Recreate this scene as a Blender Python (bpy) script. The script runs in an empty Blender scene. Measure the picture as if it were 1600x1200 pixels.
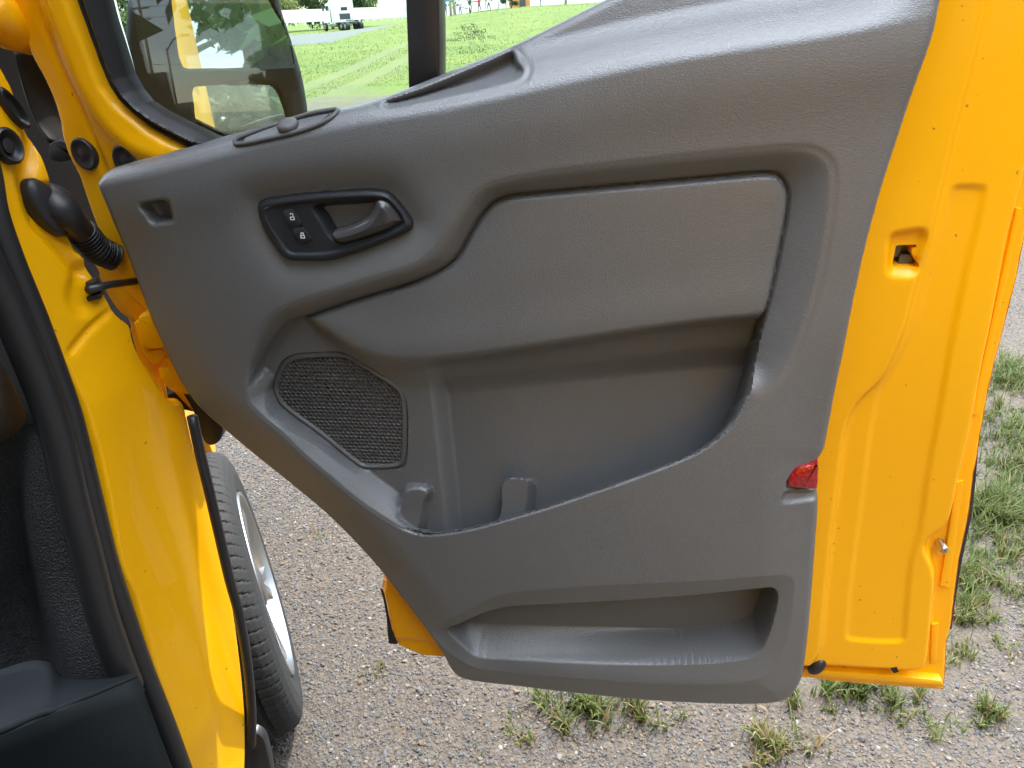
import bpy, bmesh, math, random
import numpy as np
from math import radians, sin, cos, pi
from mathutils import Vector, Matrix

# ------------------------------------------------------------------ camera, sky, sun
S = bpy.context.scene
COL = S.collection
FPX, PITCH, ROLL, EYE = 1142.0, radians(27.1), radians(3.0), np.array([0, 0, 1.62])
AF = np.array([0, cos(PITCH), -sin(PITCH)]); AD = np.array([0, -sin(PITCH), -cos(PITCH)]); AR = np.array([1.0, 0, 0])
AI = cos(ROLL)*AR + sin(ROLL)*AD; AJ = cos(ROLL)*AD - sin(ROLL)*AR
cam = bpy.data.objects.new('camera', bpy.data.cameras.new('camera')); COL.objects.link(cam)
cam.data.sensor_width = 36.0; cam.data.lens = FPX/1600*36.0
cam.data.clip_start = 0.02; cam.data.clip_end = 3000
cam.matrix_world = Matrix(((AI[0], -AJ[0], -AF[0], EYE[0]), (AI[1], -AJ[1], -AF[1], EYE[1]), (AI[2], -AJ[2], -AF[2], EYE[2]), (0, 0, 0, 1)))
S.camera = cam

SUN_AZ, SUN_EL = radians(38), radians(58)      # azimuth from +Y towards +X
w = bpy.data.worlds.new('World'); S.world = w; w.use_nodes = True
nt = w.node_tree; nt.nodes.clear()
out = nt.nodes.new('ShaderNodeOutputWorld'); bg = nt.nodes.new('ShaderNodeBackground')
sky = nt.nodes.new('ShaderNodeTexSky'); sky.sky_type = 'NISHITA'; sky.sun_disc = False
sky.sun_elevation = SUN_EL; sky.sun_rotation = SUN_AZ; sky.air_density = 1.0; sky.dust_density = .35
tc = nt.nodes.new('ShaderNodeTexCoord'); mp = nt.nodes.new('ShaderNodeMapping'); mp.inputs['Scale'].default_value = (1, 1, 2.2)
nz = nt.nodes.new('ShaderNodeTexNoise'); nz.inputs['Scale'].default_value = 2.6; nz.inputs['Detail'].default_value = 9; nz.inputs['Roughness'].default_value = .58
cr_ = nt.nodes.new('ShaderNodeValToRGB'); cr_.color_ramp.elements[0].position = .44; cr_.color_ramp.elements[1].position = .56
mx = nt.nodes.new('ShaderNodeMix'); mx.data_type = 'RGBA'; sx = nt.nodes.new('ShaderNodeSeparateXYZ'); mr_ = nt.nodes.new('ShaderNodeMapRange'); mr_.inputs[1].default_value = 0; mr_.inputs[2].default_value = .9; mr_.inputs[3].default_value = 3.4; mr_.inputs[4].default_value = 30
vm_ = nt.nodes.new('ShaderNodeVectorMath'); vm_.operation = 'SCALE'; vm_.inputs[0].default_value = (.90, .98, 1.10)
nt.links.new(tc.outputs['Generated'], sx.inputs[0]); nt.links.new(sx.outputs[2], mr_.inputs[0]); CZ = sx; nt.links.new(mr_.outputs[0], vm_.inputs['Scale']); nt.links.new(vm_.outputs[0], mx.inputs[7])
nt.links.new(tc.outputs['Generated'], mp.inputs[0]); nt.links.new(mp.outputs[0], nz.inputs[0]); cz_ = nt.nodes.new('ShaderNodeMapRange'); cz_.inputs[1].default_value = 0; cz_.inputs[2].default_value = .55; cz_.inputs[3].default_value = -.07; cz_.inputs[4].default_value = .06
ca_ = nt.nodes.new('ShaderNodeMath'); ca_.operation = 'ADD'; nt.links.new(nz.outputs[0], ca_.inputs[0]); nt.links.new(cz_.outputs[0], ca_.inputs[1]); nt.links.new(ca_.outputs[0], cr_.inputs[0])
nt.links.new(cr_.outputs[0], mx.inputs[0]); nt.links.new(sky.outputs[0], mx.inputs[6]); nt.links.new(mx.outputs[2], bg.inputs[0])
bg.inputs[1].default_value = 0.12
nt.links.new(CZ.outputs[2], cz_.inputs[0]); nt.links.new(bg.outputs[0], out.inputs[0])
sl = bpy.data.lights.new('sun', 'SUN'); sl.energy = 2.8; sl.angle = radians(0.6); sl.color = (1, .95, .87)
so = bpy.data.objects.new('sun', sl); COL.objects.link(so); so.location = (6, 8, 12)
sd = Vector((sin(SUN_AZ)*cos(SUN_EL), cos(SUN_AZ)*cos(SUN_EL), sin(SUN_EL)))
so.rotation_euler = sd.to_track_quat('Z', 'Y').to_euler()
S.view_settings.view_transform = 'Standard'; S.view_settings.look = 'None'; S.view_settings.gamma = 1.0
S.view_settings.exposure = 1.40
S.cycles.max_bounces = 8; S.cycles.transparent_max_bounces = 12; S.cycles.caustics_reflective = False; S.cycles.caustics_refractive = False
S.cycles.use_denoising = True
rng = np.random.default_rng(7); random.seed(7)

# ------------------------------------------------------------------ geometry helpers
def ray(x, y): return AF + (x-800)/FPX*AI + (y-600)/FPX*AJ
def at_z(x, y, z=0.0):
    d = ray(x, y); return EYE + d*(z-EYE[2])/d[2]
def at_y(x, y, Y):
    d = ray(x, y); return EYE + d*Y/d[1]

class Frame:                                    # a plane with axes a (right), b (up), n (towards the viewer side)
    def __init__(s, o, a, b, n): s.o, s.a, s.b, s.n = [np.array(q, float) for q in (o, a, b, n)]
    def uv(s, x, y, h=0.0):
        d = ray(x, y); p = s.o + s.n*h; t = ((p-EYE)@s.n)/(d@s.n); q = EYE + d*t - s.o
        return np.array([q@s.a, q@s.b])
    def poly(s, pts, h=0.0):
        return np.array([s.uv(p[0], p[1], p[2] if len(p) > 2 else h) for p in pts])
    def w(s, U, V, H):
        U, V, H = [np.asarray(q, float) for q in (U, V, H)]
        return s.o + U[..., None]*s.a + V[..., None]*s.b + H[..., None]*s.n

TH = radians(9.935)
DOOR = Frame((-.263, 1.0974, 0), (cos(TH), -sin(TH), 0), (0, 0, 1), (-sin(TH), -cos(TH), 0))

def smooth(P, closed=True, n=5):
    P = np.array(P, float); m = len(P); o = []
    for i in range(m if closed else m-1):
        if closed: p0, p1, p2, p3 = P[(i-1) % m], P[i], P[(i+1) % m], P[(i+2) % m]
        else: p0, p1, p2, p3 = P[max(i-1, 0)], P[i], P[i+1], P[min(i+2, m-1)]
        # centripetal-like tangents limited by segment length
        L = np.linalg.norm(p2-p1)+1e-9
        t1 = (p2-p0); t2 = (p3-p1)
        t1 = t1/(np.linalg.norm(t1)+1e-9)*L*.95; t2 = t2/(np.linalg.norm(t2)+1e-9)*L*.95
        for k in range(n):
            t = k/n; a = 2*t**3-3*t**2+1; b = t**3-2*t**2+t; c = -2*t**3+3*t**2; d = t**3-t**2
            o.append(a*p1+b*t1+c*p2+d*t2)
    if not closed: o.append(P[-1])
    return np.array(o)

def sdf(U, V, poly):                             # negative inside
    U = U.ravel(); V = V.ravel(); D = np.full(U.shape, 1e9); ins = np.zeros(U.shape, bool); m = len(poly)
    for i in range(m):
        ax, ay = poly[i]; bx, by = poly[(i+1) % m]; ex, ey = bx-ax, by-ay; L = ex*ex+ey*ey+1e-15
        t = np.clip(((U-ax)*ex+(V-ay)*ey)/L, 0, 1)
        D = np.minimum(D, (U-ax-t*ex)**2+(V-ay-t*ey)**2)
        if ay != by:
            c = (ay > V) != (by > V); xi = ax+(V-ay)/(by-ay)*ex; ins ^= c & (U < xi)
    D = np.sqrt(D); D[ins] *= -1
    return D
def dopen(U, V, poly):
    D = np.full(U.shape, 1e9)
    for i in range(len(poly)-1):
        ax, ay = poly[i]; bx, by = poly[i+1]; ex, ey = bx-ax, by-ay; L = ex*ex+ey*ey+1e-15
        t = np.clip(((U-ax)*ex+(V-ay)*ey)/L, 0, 1)
        D = np.minimum(D, (U-ax-t*ex)**2+(V-ay-t*ey)**2)
    return np.sqrt(D)
def ss(x, a, b):
    t = np.clip((x-a)/(b-a), 0, 1); return t*t*(3-2*t)
def curve_v(U, line):                            # v of an open line as a function of u
    L = line[np.argsort(line[:, 0])]; return np.interp(U, L[:, 0], L[:, 1])

MATS = {}
def mesh_obj(name, V, Fc, mat, parent=None, smooth_=True, kind=None):
    me = bpy.data.meshes.new(name); V = np.asarray(V, float)
    L = np.zeros(3)
    p = parent
    while p is not None: L = L + np.array(p.location); p = p.parent
    V = V - L
    me.from_pydata(V.tolist(), [], Fc if isinstance(Fc, list) else Fc.tolist())
    if smooth_: me.polygons.foreach_set('use_smooth', [True]*len(me.polygons))
    if mat is not None: me.materials.append(mat)
    me.update()
    o = bpy.data.objects.new(name, me); COL.objects.link(o)
    if parent is not None: o.parent = parent
    if kind: o['kind'] = kind
    return o
def tag(o, label=None, cat=None, group=None, kind=None):
    if label: o['label'] = label
    if cat: o['category'] = cat
    if group: o['group'] = group
    if kind: o['kind'] = kind
    return o
def empty(name, loc, label, cat, group=None):
    o = bpy.data.objects.new(name, None); o.empty_display_size = .2; COL.objects.link(o); o.location = loc
    return tag(o, label, cat, group)
def autosmooth(o, ang=40):
    me = o.data; bm = bmesh.new(); bm.from_mesh(me)
    bmesh.ops.recalc_face_normals(bm, faces=bm.faces)
    for e in bm.edges:
        if len(e.link_faces) == 2 and e.calc_face_angle(0) > radians(ang): e.smooth = False
    bm.to_mesh(me); bm.free(); return o

def hfield(name, fr, sd_fn, h_fn, step, bounds, skirt, mat, parent, kind=None, vshift=None):
    """a formed sheet: grid over (u,v), outline = zero contour of sd_fn snapped exactly, height h_fn, edge folded back to `skirt`"""
    u0, v0, u1, v1 = bounds
    us = np.arange(u0, u1+step, step); vs = np.arange(v0, v1+step, step); nu, nv = len(us), len(vs)
    U, V = np.meshgrid(us, vs, indexing='ij'); U = U.ravel(); V = V.ravel()
    d = sd_fn(U, V)
    idx = np.arange(nu*nv).reshape(nu, nv)
    q = np.stack([idx[:-1, :-1], idx[1:, :-1], idx[1:, 1:], idx[:-1, 1:]], -1).reshape(-1, 4)
    dm = d[q].mean(1); keep = (dm < 0) & (d[q].max(1) < step*1.0); q = q[keep]
    ev = np.concatenate([q[:, [0, 1]], q[:, [1, 2]], q[:, [2, 3]], q[:, [3, 0]]]); key = np.sort(ev, 1)
    k2 = key[:, 0].astype(np.int64)*(nu*nv)+key[:, 1]; _, inv, cnt = np.unique(k2, return_inverse=True, return_counts=True)
    be = ev[cnt[inv] == 1]; bv = np.unique(be)
    for _ in range(3):
        e = step*.3; du = (sd_fn(U[bv]+e, V[bv])-sd_fn(U[bv]-e, V[bv]))/(2*e); dv = (sd_fn(U[bv], V[bv]+e)-sd_fn(U[bv], V[bv]-e))/(2*e)
        g = np.sqrt(du**2+dv**2)+1e-6; dd = sd_fn(U[bv], V[bv]); mvx = np.clip(dd*du/g/g, -step*1.2, step*1.2); mvy = np.clip(dd*dv/g/g, -step*1.2, step*1.2)
        U[bv] -= mvx; V[bv] -= mvy
    used = np.unique(q); remap = np.full(nu*nv, -1); remap[used] = np.arange(len(used))
    H = h_fn(U[used], V[used]); P = fr.w(U[used], V[used]-(vshift(U[used], V[used], H) if vshift else 0), H); faces = remap[q]
    nb = remap[bv]; m2 = np.full(nu*nv, -1); m2[bv] = len(used)+np.arange(len(bv))
    PB = fr.w(U[bv], V[bv], np.full(len(bv), skirt) if np.isscalar(skirt) else skirt(U[bv], V[bv]))
    sk = np.stack([remap[be[:, 1]], remap[be[:, 0]], m2[be[:, 0]], m2[be[:, 1]]], 1)
    o = mesh_obj(name, np.concatenate([P, PB]), np.concatenate([faces, sk]), mat, parent, kind=kind)
    me = o.data; n = len(faces); nt_ = len(me.polygons)
    # sharp seam between face and folded edge
    bset = set(); 
    return autosmooth(o, 50)

def plate(name, fr, poly, h0, h1, bev, mat, parent, kind=None, sm=40):
    """solid plate with a rolled top edge; poly in (u,v)"""
    P = np.array(poly, float)
    ar = .5*np.sum(P[:, 0]*np.roll(P[:, 1], -1)-np.roll(P[:, 0], -1)*P[:, 1])
    if ar < 0: P = P[::-1]
    T = np.roll(P, -1, 0)-np.roll(P, 1, 0); T /= (np.linalg.norm(T, axis=1)[:, None]+1e-9); N = np.stack([T[:, 1], -T[:, 0]], 1)
    rings = [(P, h0), (P, h1-bev), (P-N*bev*.3, h1-bev*.3), (P-N*bev, h1)] if bev > 0 else [(P, h0), (P, h1)]
    V = []; F = []; m = len(P)
    for R_, h in rings: V.append(fr.w(R_[:, 0], R_[:, 1], np.full(m, h)))
    for r in range(len(rings)-1):
        for i in range(m): j = (i+1) % m; F.append([r*m+i, r*m+j, (r+1)*m+j, (r+1)*m+i])
    F.append([(len(rings)-1)*m+i for i in range(m)]); F.append(list(range(m))[::-1])
    o = mesh_obj(name, np.concatenate(V), F, mat, parent, kind=kind)
    return autosmooth(o, sm)

def tube(pts, rad, n=10, cap=True, V=None, F=None):
    pts = np.array(pts, float); m = len(pts); rad = np.full(m, rad) if np.isscalar(rad) else np.array(rad)
    V = [] if V is None else V; F = [] if F is None else F; base = len(V)
    T = np.gradient(pts, axis=0); T /= np.linalg.norm(T, axis=1)[:, None]+1e-9
    up = np.array([0, 0, 1.0]) if abs(T[0][2]) < .9 else np.array([1.0, 0, 0])
    for i in range(m):
        a = np.cross(T[i], up); a /= np.linalg.norm(a)+1e-9; b = np.cross(a, T[i])
        for k in range(n): V.append(pts[i]+rad[i]*(cos(2*pi*k/n)*a+sin(2*pi*k/n)*b))
    for i in range(m-1):
        for k in range(n): l = (k+1) % n; F.append([base+i*n+k, base+i*n+l, base+(i+1)*n+l, base+(i+1)*n+k])
    if cap: F.append([base+k for k in range(n)][::-1]); F.append([base+(m-1)*n+k for k in range(n)])
    return V, F
def box(V, F, c, s, rot=None):
    c = np.array(c, float); s = np.array(s, float)/2; b = len(V)
    for dx in (-1, 1):
        for dy in (-1, 1):
            for dz in (-1, 1):
                p = np.array([dx, dy, dz])*s
                if rot is not None: p = rot@p
                V.append(c+p)
    for f in ((0, 1, 3, 2), (4, 6, 7, 5), (0, 4, 5, 1), (2, 3, 7, 6), (0, 2, 6, 4), (1, 5, 7, 3)): F.append([b+i for i in f])
def rz(a): return np.array([[cos(a), -sin(a), 0], [sin(a), cos(a), 0], [0, 0, 1.0]])
def lathe(prof, c, axis_x, axis_up, n=64, closed=False):
    """prof: (r, t) t along the axis; axis_x = axle direction"""
    ax = np.array(axis_x, float); u = np.array(axis_up, float); v = np.cross(ax, u); V = []; F = []; m = len(prof)
    for k in range(n):
        a = 2*pi*k/n; d = cos(a)*u+sin(a)*v
        for r, t in prof: V.append(np.array(c)+d*r+ax*t)
    for k in range(n):
        l = (k+1) % n
        for i in range(m if closed else m-1): j = (i+1) % m; F.append([k*m+i, k*m+j, l*m+j, l*m+i])
    return V, F

# ------------------------------------------------------------------ materials
def newmat(name):
    m = bpy.data.materials.new(name); m.use_nodes = True; return m, m.node_tree, m.node_tree.nodes['Principled BSDF']
def N(t, k, **kw):
    n = t.nodes.new(k)
    for a, b in kw.items():
        if a in n.inputs: n.inputs[a].default_value = b
        else: setattr(n, a, b)
    return n
def plain(name, col, rough=.5, metal=0, coat=0, var=.12, vs=8, bump=0, bs=300, spec=.5, bd=.001):
    m, t, p = newmat(name)
    tc = N(t, 'ShaderNodeTexCoord'); nz = N(t, 'ShaderNodeTexNoise'); nz.inputs['Scale'].default_value = vs; nz.inputs['Detail'].default_value = 5
    mx = N(t, 'ShaderNodeMix', data_type='RGBA'); c = np.array(col)
    mx.inputs[6].default_value = (*np.clip(c*(1-var), 0, 1), 1); mx.inputs[7].default_value = (*np.clip(c*(1+var), 0, 1), 1)
    t.links.new(tc.outputs['Object'], nz.inputs[0]); t.links.new(nz.outputs[0], mx.inputs[0]); t.links.new(mx.outputs[2], p.inputs['Base Color'])
    p.inputs['Roughness'].default_value = rough; p.inputs['Metallic'].default_value = metal; p.inputs['Coat Weight'].default_value = coat; p.inputs['Specular IOR Level'].default_value = spec
    mr = N(t, 'ShaderNodeMapRange'); mr.inputs[3].default_value = max(rough*.8, 0); mr.inputs[4].default_value = min(rough*1.2+.01, 1)
    t.links.new(nz.outputs[0], mr.inputs[0]); t.links.new(mr.outputs[0], p.inputs['Roughness'])
    if bump:
        b = N(t, 'ShaderNodeBump', Strength=bump, Distance=bd); n2 = N(t, 'ShaderNodeTexNoise'); n2.inputs['Scale'].default_value = bs; n2.inputs['Detail'].default_value = 3
        t.links.new(tc.outputs['Object'], n2.inputs[0]); t.links.new(n2.outputs[0], b.inputs['Height']); t.links.new(b.outputs[0], p.inputs['Normal'])
    return m
def leather(name, col, scale, strength, rough):
    m, t, p = newmat(name)
    tc = N(t, 'ShaderNodeTexCoord'); mp = N(t, 'ShaderNodeMapping'); mp.inputs['Scale'].default_value = (1, 1, 1.6)
    wn = N(t, 'ShaderNodeTexNoise'); wn.inputs['Scale'].default_value = scale*.5; wn.inputs['Detail'].default_value = 2
    ad = N(t, 'ShaderNodeMix', data_type='RGBA', blend_type='ADD'); ad.inputs[0].default_value = .008
    vo = N(t, 'ShaderNodeTexVoronoi', feature='DISTANCE_TO_EDGE'); vo.inputs['Scale'].default_value = scale
    n3 = N(t, 'ShaderNodeTexNoise'); n3.inputs['Scale'].default_value = scale*1.1; n3.inputs['Detail'].default_value = 4; n3.inputs['Roughness'].default_value = .65
    rp = N(t, 'ShaderNodeMapRange'); rp.inputs[2].default_value = .25
    mu = N(t, 'ShaderNodeMath', operation='MULTIPLY_ADD'); mu.inputs[1].default_value = .6
    b = N(t, 'ShaderNodeBump', Strength=strength, Distance=.0017)
    L = t.links.new
    L(tc.outputs['Object'], mp.inputs[0]); L(mp.outputs[0], wn.inputs[0]); L(mp.outputs[0], ad.inputs[6]); L(wn.outputs[1], ad.inputs[7])
    L(ad.outputs[2], vo.inputs[0]); L(mp.outputs[0], n3.inputs[0]); L(vo.outputs[0], rp.inputs[0]); L(rp.outputs[0], mu.inputs[0]); L(n3.outputs[0], mu.inputs[2])
    L(mu.outputs[0], b.inputs['Height']); L(b.outputs[0], p.inputs['Normal'])
    n4 = N(t, 'ShaderNodeTexNoise'); n4.inputs['Scale'].default_value = 6; n4.inputs['Detail'].default_value = 6
    mx = N(t, 'ShaderNodeMix', data_type='RGBA'); c = np.array(col); mx.inputs[6].default_value = (*(c*.9), 1); mx.inputs[7].default_value = (*(c*1.12), 1)
    L(tc.outputs['Object'], n4.inputs[0]); L(n4.outputs[0], mx.inputs[0])
    ns = N(t, 'ShaderNodeTexNoise'); ns.inputs['Scale'].default_value = 13; ns.inputs['Detail'].default_value = 7; ns.inputs['Roughness'].default_value = .7; ns.inputs['Distortion'].default_value = .6
    rs_ = N(t, 'ShaderNodeMapRange'); rs_.inputs[1].default_value = .66; rs_.inputs[2].default_value = .80; rs_.inputs[4].default_value = .35
    ms = N(t, 'ShaderNodeMix', data_type='RGBA'); ms.inputs[7].default_value = (.24, .22, .19, 1)
    L(tc.outputs['Object'], ns.inputs[0]); L(ns.outputs[0], rs_.inputs[0]); L(rs_.outputs[0], ms.inputs[0]); L(mx.outputs[2], ms.inputs[6]); L(ms.outputs[2], p.inputs['Base Color'])
    mr = N(t, 'ShaderNodeMapRange'); mr.inputs[3].default_value = rough-.07; mr.inputs[4].default_value = rough+.07
    L(n4.outputs[0], mr.inputs[0]); L(mr.outputs[0], p.inputs['Roughness'])
    p.inputs['Specular IOR Level'].default_value = .8
    return m
def paint(name, col):
    m, t, p = newmat(name); L = t.links.new
    tc = N(t, 'ShaderNodeTexCoord')
    n1 = N(t, 'ShaderNodeTexNoise'); n1.inputs['Scale'].default_value = 3; n1.inputs['Detail'].default_value = 6
    c = np.array(col); mx = N(t, 'ShaderNodeMix', data_type='RGBA'); mx.inputs[6].default_value = (*(c*.95), 1); mx.inputs[7].default_value = (*np.clip(c*1.04, 0, 1), 1)
    L(tc.outputs['Object'], n1.inputs[0]); L(n1.outputs[0], mx.inputs[0])
    # sparse dirt specks
    n2 = N(t, 'ShaderNodeTexNoise'); n2.inputs['Scale'].default_value = 95; n2.inputs['Detail'].default_value = 2
    rp = N(t, 'ShaderNodeValToRGB'); rp.color_ramp.elements[0].position = .74; rp.color_ramp.elements[1].position = .78
    m2 = N(t, 'ShaderNodeMix', data_type='RGBA'); m2.inputs[7].default_value = (.25, .13, .03, 1)
    L(tc.outputs['Object'], n2.inputs[0]); L(n2.outputs[0], rp.inputs[0]); L(rp.outputs[0], m2.inputs[0]); L(mx.outputs[2], m2.inputs[6]); L(m2.outputs[2], p.inputs['Base Color'])
    p.inputs['Roughness'].default_value = .42; p.inputs['Coat Weight'].default_value = .3; p.inputs['Specular IOR Level'].default_value = .25; p.inputs['Coat Roughness'].default_value = .05
    n3 = N(t, 'ShaderNodeTexNoise'); n3.inputs['Scale'].default_value = 420; n3.inputs['Detail'].default_value = 2
    b = N(t, 'ShaderNodeBump', Strength=.12, Distance=.0004); L(tc.outputs['Object'], n3.inputs[0]); L(n3.outputs[0], b.inputs['Height']); L(b.outputs[0], p.inputs['Normal'])
    return m

M_YEL = paint('yellow_paint', (.93, .45, .0))
M_TRIM = leather('grained_grey_vinyl', (.131, .137, .143), 245, .23, .36)
M_BLK = plain('satin_black_plastic', (.022, .024, .028), .34, bump=.15, bs=900)
M_BEZ = plain('dark_bezel_plastic', (.022, .025, .030), .42, bump=.3, bs=1200, spec=.35)
M_GLOSS = plain('lever_plastic', (.05, .05, .053), .22, var=.05)
M_RUB = plain('black_rubber', (.018, .018, .02), .42, bump=.2, bs=500)
M_HOUS = plain('textured_mirror_plastic', (.016, .019, .021), .65, bump=.3, bs=900, spec=.2)
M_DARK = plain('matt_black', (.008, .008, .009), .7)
M_KICK = leather('grey_kick_plastic', (.075, .075, .076), 420, .35, .5)
M_CARPET = plain('grained_black_liner', (.026, .026, .028), .38, bump=1.0, bs=330, bd=.005, var=.4, vs=150)
M_STEP = plain('step_plastic', (.012, .016, .018), .72, spec=.3, bump=.25, bs=700)
M_TYRE = plain('tyre_rubber', (.013, .013, .013), .8, bump=.4, bs=200, bd=.002, var=.35, vs=25)
M_CHROME = plain('bright_alloy', (.42, .44, .46), .32, metal=1, var=.1)
M_ALLOYD = plain('dark_alloy', (.12, .12, .13), .4, metal=.6)  # darker, part-metallic grey alloy
M_STEEL = plain('zinc_steel', (.6, .58, .52), .35, metal=1)
M_WHITE = plain('white_print', (.8, .85, .85), .6, var=.02)
M_PRINT = plain('grey_print', (.05, .09, .05), .8, var=.05)
M_MIRR, t_, p_ = newmat('mirror_glass'); p_.inputs['Metallic'].default_value = 1; p_.inputs['Roughness'].default_value = .012; p_.inputs['Base Color'].default_value = (.82, .88, .9, 1)
def glassmat(name, tint, refl):
    m, t, p = newmat(name); t.nodes.remove(p); L = t.links.new; o = t.nodes['Material Output']
    tr = N(t, 'ShaderNodeBsdfTransparent'); tr.inputs[0].default_value = (*tint, 1); gl = N(t, 'ShaderNodeBsdfGlossy'); gl.inputs['Roughness'].default_value = .008
    lw = N(t, 'ShaderNodeFresnel'); lw.inputs[0].default_value = 1.45; mu = N(t, 'ShaderNodeMath', operation='MULTIPLY', use_clamp=True); mu.inputs[1].default_value = refl
    tcn = N(t, 'ShaderNodeTexCoord'); nn = N(t, 'ShaderNodeTexNoise'); nn.inputs['Scale'].default_value = 7; nn.inputs['Detail'].default_value = 5
    di = N(t, 'ShaderNodeBsdfDiffuse'); di.inputs[0].default_value = (.5, .5, .47, 1); rr = N(t, 'ShaderNodeMapRange'); rr.inputs[1].default_value = .4; rr.inputs[2].default_value = .8; rr.inputs[3].default_value = .003; rr.inputs[4].default_value = .016
    m1 = N(t, 'ShaderNodeMixShader'); m2 = N(t, 'ShaderNodeMixShader')
    L(tcn.outputs['Object'], nn.inputs[0]); L(nn.outputs[0], rr.inputs[0]); L(rr.outputs[0], m2.inputs[0])
    L(lw.outputs[0], mu.inputs[0]); L(mu.outputs[0], m1.inputs[0]); L(tr.outputs[0], m1.inputs[1]); L(gl.outputs[0], m1.inputs[2])
    L(m1.outputs[0], m2.inputs[1]); L(di.outputs[0], m2.inputs[2]); L(m2.outputs[0], o.inputs[0])
    return m
M_GLASS = glassmat('window_glass', (.93, .98, .95), 1.35)
M_RED, t_, p_ = newmat('red_lens'); p_.inputs['Base Color'].default_value = (.34, .002, .008, 1); p_.inputs['Roughness'].default_value = .12; p_.inputs['Coat Weight'].default_value = 1
tcn = N(t_, 'ShaderNodeTexCoord'); vv = N(t_, 'ShaderNodeTexVoronoi'); vv.inputs['Scale'].default_value = 160; bb = N(t_, 'ShaderNodeBump', Strength=.5, Distance=.003)
t_.links.new(tcn.outputs['Object'], vv.inputs[0]); t_.links.new(vv.outputs[0], bb.inputs['Height']); t_.links.new(bb.outputs[0], p_.inputs['Normal'])

# ------------------------------------------------------------------ the van: root
van = empty('yellow_van', (-.7, 1.2, 0), 'yellow van with its front door swung open, black weatherstrip and grey door trim', 'van')

# ================= door shell
HS = .052                                        # inner sheet height above the outer hem plane
def dp(pts, h): return DOOR.poly(pts, h)
TRIM_PX = [(166,285),(166,276),(172,266),(185,260),(230,248),(300,229),(345,215),(385,205),(450,189),(530,171),(590,156),(640,137),(690,117),(740,97),(780,81),(830,58),(880,33),(945,0),(1010,-33),(1100,-75),(1250,-130),(1400,-165),(1490,-165),
  (1493,-120),(1475,-50),(1462,0),(1448,55),(1425,125),(1400,205),(1370,300),(1345,395),(1325,490),(1310,570),(1297,645),(1288,698),(1283,708),(1279,716),(1278,790),(1274,850),(1268,930),(1262,1000),(1255,1055),(1247,1075),(1235,1090),(1215,1099),(1170,1102),(1100,1101),(1000,1095),(900,1085),(800,1073),(740,1066),(715,1058),(703,1045),(690,1020),(660,975),(630,935),(600,895),(560,850),(510,800),(450,750),(400,710),(355,672),(320,640),(300,615),(285,590),(262,535),(240,480),(220,425),(200,370),(180,315)]
def trim_edge_h(i):                              # the folded edge sits near the sheet, but the ledge by the glass sits further back
    x, y = TRIM_PX[i]
    if i <= 9 and i >= 3: return .085-.005*(i-3)*.8
    if 10 <= i <= 22: return .05
    return .088
TRIM = smooth(np.array([DOOR.uv(x, y, trim_edge_h(i)) for i, (x, y) in enumerate(TRIM_PX)]), True, 4)
SHELL_L = [(26,0),(31,12),(40,40),(52,76),(62,98),(74,119),(84,140),(93,162),(99,185),(102,208),(112,240),(128,270),(138,300),(152,340),(164,372),(180,412),(193,432),(200,450),(215,466),(230,480),(262,500),(360,600),(480,720),(600,850),(600,905),(597,915),(602,930),(608,960),(618,1004)]
SHELL_R = [(665,1008),(900,1026),(1252,1056),(1300,1062),(1400,1070),(1475,1076),(1478,1040),(1480,1000),(1487,975),(1492,930),(1500,870),(1508,835),(1515,800),(1522,740),(1528,712),(1532,680),(1538,650),(1545,610),(1555,565),(1565,530),(1575,490),(1590,430),(1600,378),(1618,290),(1640,190),(1662,90),(1682,0)]
sl_ = dp(SHELL_L, .03); sr_ = dp(SHELL_R, .006)
topL = sl_[0]; topR = sr_[-1]
dirL = sl_[0]-sl_[3]; dirL = dirL/dirL[1]
shell_top = [topR+np.array([-.05, .25]), topR+np.array([-.13, .42]), topR+np.array([-.26, .50]), topL+dirL*.47+np.array([.22, 0]), topL+dirL*.40+np.array([.1, .0]), topL+dirL*.30+np.array([.02, 0])]
SHELL = np.concatenate([sl_, sr_, np.array(shell_top)])
SEAL_OUT_L = [(96,-50),(113,0),(134,56),(152,104),(165,134),(180,156),(200,175),(231,200),(262,217),(300,236)]
SEAL_IN_L = [(143,-50),(157,0),(166,32),(176,62),(194,119),(207,142),(222,160),(245,175),(268,187),(300,203),(330,217)]
so_ = dp(SEAL_OUT_L, HS); si_ = dp(SEAL_IN_L, HS-.012)
dirW = (so_[0]-so_[2]); dirW = dirW/dirW[1]
Wtop = topR[1]+.38
def win_poly(left, inset, lowh):
    l = left.copy(); d = (l[0]-l[1]); d = d/d[1]
    top = l[0]+d*(Wtop-inset-l[0][1])
    low = dp([(420,235),(700,170),(900,90),(1180,15),(1440,-70)], .05)
    rt = dp([(1520,-160)], HS)[0]; rtop = np.array([rt[0]-.10-inset, Wtop-inset])
    rr = rt+np.array([-inset, 0])
    return np.concatenate([np.array([rtop, top+np.array([.06, 0]), top+np.array([.01, -.05])]), l, low, np.array([rr, rtop+np.array([.03, -.06])])])
WIN_OUT = win_poly(so_, 0, 0); WIN_IN = win_poly(si_, .03, 0)
L1 = smooth(dp([(1560,-100),(1541,0),(1525,79),(1488,219),(1469,297),(1452,371),(1441,405),(1427,450),(1412,508),(1396,550),(1375,592),(1342,625),(1325,654),(1317,687),(1310,742),(1300,825),(1290,917),(1283,992),(1279,1017),(1267,1037),(1254,1048),(1240,1050)], HS), False, 4)
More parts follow.
